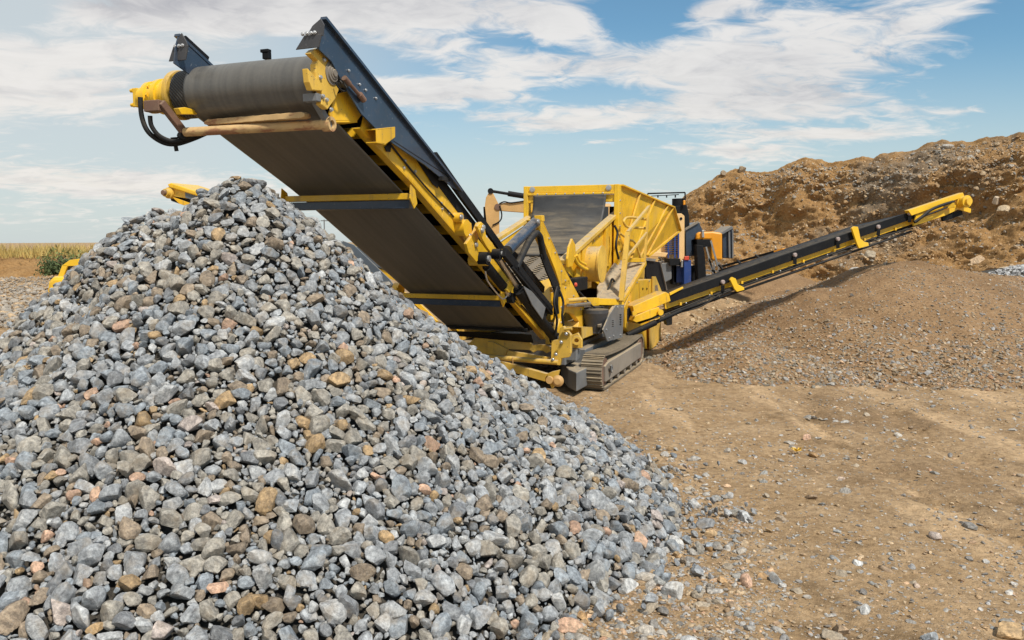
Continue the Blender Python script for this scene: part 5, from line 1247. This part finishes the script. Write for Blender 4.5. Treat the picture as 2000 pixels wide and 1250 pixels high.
# far mast and a small scrap of yellow on the yard
mb=MB(); p=at(634,470,70); mb.tube((p[0],70,-.5),(p[0],70,at(634,429,70)[2]),.05,8); mb.box((p[0]-.3,69.95,at(634,432,70)[2]),(p[0]+.3,70.05,at(634,432,70)[2]+.08)); ms=mb.build('mast',M['grey'],None,(p[0],70,0)); ms.location=(p[0],70,0); tag(ms,'thin far mast seen between the heap and the conveyor belt','mast')
v=ray(1555,881); P=CAM+v*(-H/v[2]); mb=MB()
for k in range(5): a=k*1.3; mb.prism([(.0,0,.0),(.05*math.cos(a),.05*math.sin(a),.012+.01*k),(.05*math.cos(a+.8),.05*math.sin(a+.8),.03)],(0,0,.003))
sc=mb.build('plastic_scrap',M['yellow_bright']); sc.location=(P[0],P[1],P[2]-.005); tag(sc,'crumpled bit of bright yellow plastic on the sand','litter')
# ------------------------------------------------------------------ sky, clouds and sun
SUN_EL,SUN_AZ=math.radians(54),math.radians(146)       # azimuth clockwise from +Y
w=bpy.data.worlds.new('World'); scene.world=w; w.use_nodes=True; nt=w.node_tree
bg=nt.nodes['Background']
sky=N(nt,'ShaderNodeTexSky',sky_type='NISHITA'); sky.sun_disc=False; sky.sun_elevation=SUN_EL; sky.sun_rotation=SUN_AZ; sky.air_density=1.0; sky.dust_density=.6; sky.ozone_density=2.0
tc=N(nt,'ShaderNodeTexCoord').outputs['Generated']
nrm_=N(nt,'ShaderNodeVectorMath',operation='NORMALIZE'); L(nt,tc,nrm_.inputs[0])
sx=N(nt,'ShaderNodeSeparateXYZ'); L(nt,nrm_.outputs[0],sx.inputs[0]); X,Y,Z=sx.outputs
yy=mth(nt,'MAXIMUM',mth(nt,'ABSOLUTE',Y),.12)
U=mth(nt,'DIVIDE',X,yy); V=mth(nt,'DIVIDE',Z,yy)      # slopes of the view direction
den=mth(nt,'ADD',mth(nt,'MAXIMUM',Z,0.0),.16)
cv=N(nt,'ShaderNodeCombineXYZ'); L(nt,mth(nt,'DIVIDE',X,den),cv.inputs[0]); L(nt,mth(nt,'DIVIDE',Y,den),cv.inputs[1])
rotm=N(nt,'ShaderNodeMapping'); rotm.inputs['Rotation'].default_value=(0,0,math.radians(-28)); rotm.inputs['Scale'].default_value=(.72,1.0,1); L(nt,cv.outputs[0],rotm.inputs[0])
def wn(scale,det,rough,dist=0.0,off=(0,0,0)):
    mp=N(nt,'ShaderNodeMapping'); mp.inputs['Location'].default_value=off; L(nt,rotm.outputs[0],mp.inputs[0])
    n=N(nt,'ShaderNodeTexNoise'); n.inputs['Scale'].default_value=scale; n.inputs['Detail'].default_value=det; n.inputs['Roughness'].default_value=rough; n.inputs['Distortion'].default_value=dist; L(nt,mp.outputs[0],n.inputs['Vector']); return n.outputs['Fac']
f1=wn(2.3,14,.64,.55); f2=wn(8.5,10,.60,.9,(3,1,0)); f3=wn(4.5,10,.62,.5,(7,5,0))
cov=mth(nt,'ADD',mth(nt,'MULTIPLY',f1,.46),mth(nt,'MULTIPLY',f2,.54))
def blob(px,py,rx,ry,amp,sl=0.0):
    u0=(px-1000)/F; v0=(470-py)/F
    du=mth(nt,'SUBTRACT',U,u0); dv=mth(nt,'SUBTRACT',mth(nt,'SUBTRACT',V,v0),mth(nt,'MULTIPLY',du,sl))
    a=mth(nt,'MULTIPLY',du,F/rx); b=mth(nt,'MULTIPLY',dv,F/ry)
    e=mth(nt,'ADD',mth(nt,'MULTIPLY',a,a),mth(nt,'MULTIPLY',b,b))
    return mth(nt,'MULTIPLY',mth(nt,'EXPONENT',mth(nt,'MULTIPLY',e,-1.0)),amp)
BL=[(1560,110,300,85,.17,.10),(1490,205,220,50,.16,0),(1300,130,140,40,.06,0),(700,70,200,40,.10,0),(900,170,260,60,.09,0),(1200,215,160,30,.07,0),(1900,215,120,14,.22,.15),(600,200,250,50,.05,0),(1830,35,130,30,.20,.25),(1330,160,150,45,.08,0),(1400,30,130,22,.16,.3),
 (760,20,330,50,.22,0),(1090,60,85,40,.22,0),(330,30,240,42,.24,0),(480,60,90,25,.12,0),(80,130,260,55,.20,.05),(60,345,270,30,.20,-.08),(400,365,260,24,.18,0),(120,200,240,40,.10,0),(330,95,150,30,.12,0),
 (980,140,220,40,.12,0),(1130,245,170,20,.20,0),(880,100,120,20,.08,0),(1440,298,150,14,.22,0),(1600,268,200,13,.20,0),(860,195,160,28,.10,0),(170,215,230,35,.10,0),(1180,280,85,7,.20,.12),(1020,285,55,6,.14,0),
 (1240,50,90,45,-.30,0),(1970,160,140,120,-.30,0),(660,115,190,24,-.24,-.05),(230,85,170,18,-.18,0),(480,235,260,40,-.10,0),(60,30,90,20,-.18,0),(1010,95,150,18,-.14,-.1),(820,150,90,14,-.14,0),(1180,195,190,18,-.16,.05),(640,290,330,55,-.16,0),(50,48,110,20,-.16,0),(1060,320,260,40,-.18,0),(1180,190,140,20,-.10,0),(220,285,220,22,-.10,0),(1800,300,170,22,-.20,0),(1250,265,120,16,-.10,0),(470,180,200,40,-.05,0),(1500,248,200,10,-.12,0)]
for bdef in BL: cov=mth(nt,'ADD',cov,blob(*bdef))
cl=mth(nt,'MULTIPLY',ramp(nt,cov,.485,.69),ramp(nt,V,-.01,.03))
# cloud body: bright tops and soft grey-lilac bellies
grey=mth(nt,'ADD',blob(370,22,170,36,1.0),blob(1560,180,260,70,.4)); grey=mth(nt,'ADD',grey,blob(820,30,260,30,.4))
shade=mth(nt,'MINIMUM',mth(nt,'ADD',mth(nt,'MULTIPLY',ramp(nt,f3,.44,.70),.42),grey),1.0)
warm=ramp(nt,V,.30,.02)
ccol=mixc(nt,warm,(9.4,9.2,9.0),(9.9,9.4,8.7))
ccol=mixc(nt,shade,ccol,(5.3,5.3,5.7))
ccol=mixc(nt,mth(nt,'MULTIPLY',ramp(nt,f2,.40,.62),.35),ccol,(10.4,10.1,9.8))
skyb=mixc(nt,1.0,sky.outputs[0],(1.0,1.35,1.36),'MULTIPLY')
haze=ramp(nt,V,.27,.0)
left=ramp(nt,U,.10,-.42)
hz=mth(nt,'MAXIMUM',mth(nt,'MULTIPLY',haze,.85),mth(nt,'MULTIPLY',left,.85))
skyb=mixc(nt,hz,skyb,(7.3,7.8,7.9))
fin=mixc(nt,mth(nt,'MULTIPLY',cl,.93),skyb,ccol)
fin=mixc(nt,ramp(nt,Z,.0,-.06),fin,(2.2,1.7,1.1))
L(nt,fin,bg.inputs['Color']); bg.inputs['Strength'].default_value=.082
sl=bpy.data.lights.new('sun','SUN'); sl.energy=4.5; sl.angle=math.radians(5); sl.color=(1.0,.93,.82)
so=bpy.data.objects.new('sun',sl); COL.objects.link(so)
d=Vector((math.sin(SUN_AZ)*math.cos(SUN_EL),math.cos(SUN_AZ)*math.cos(SUN_EL),math.sin(SUN_EL)))
so.rotation_euler=d.to_track_quat('Z','Y').to_euler(); so.location=(0,0,30)
scene.view_settings.view_transform='Standard'; scene.view_settings.look='None'; scene.view_settings.exposure=0.09; scene.view_settings.gamma=1.0
scene.cycles.max_bounces=6; scene.cycles.use_denoising=True
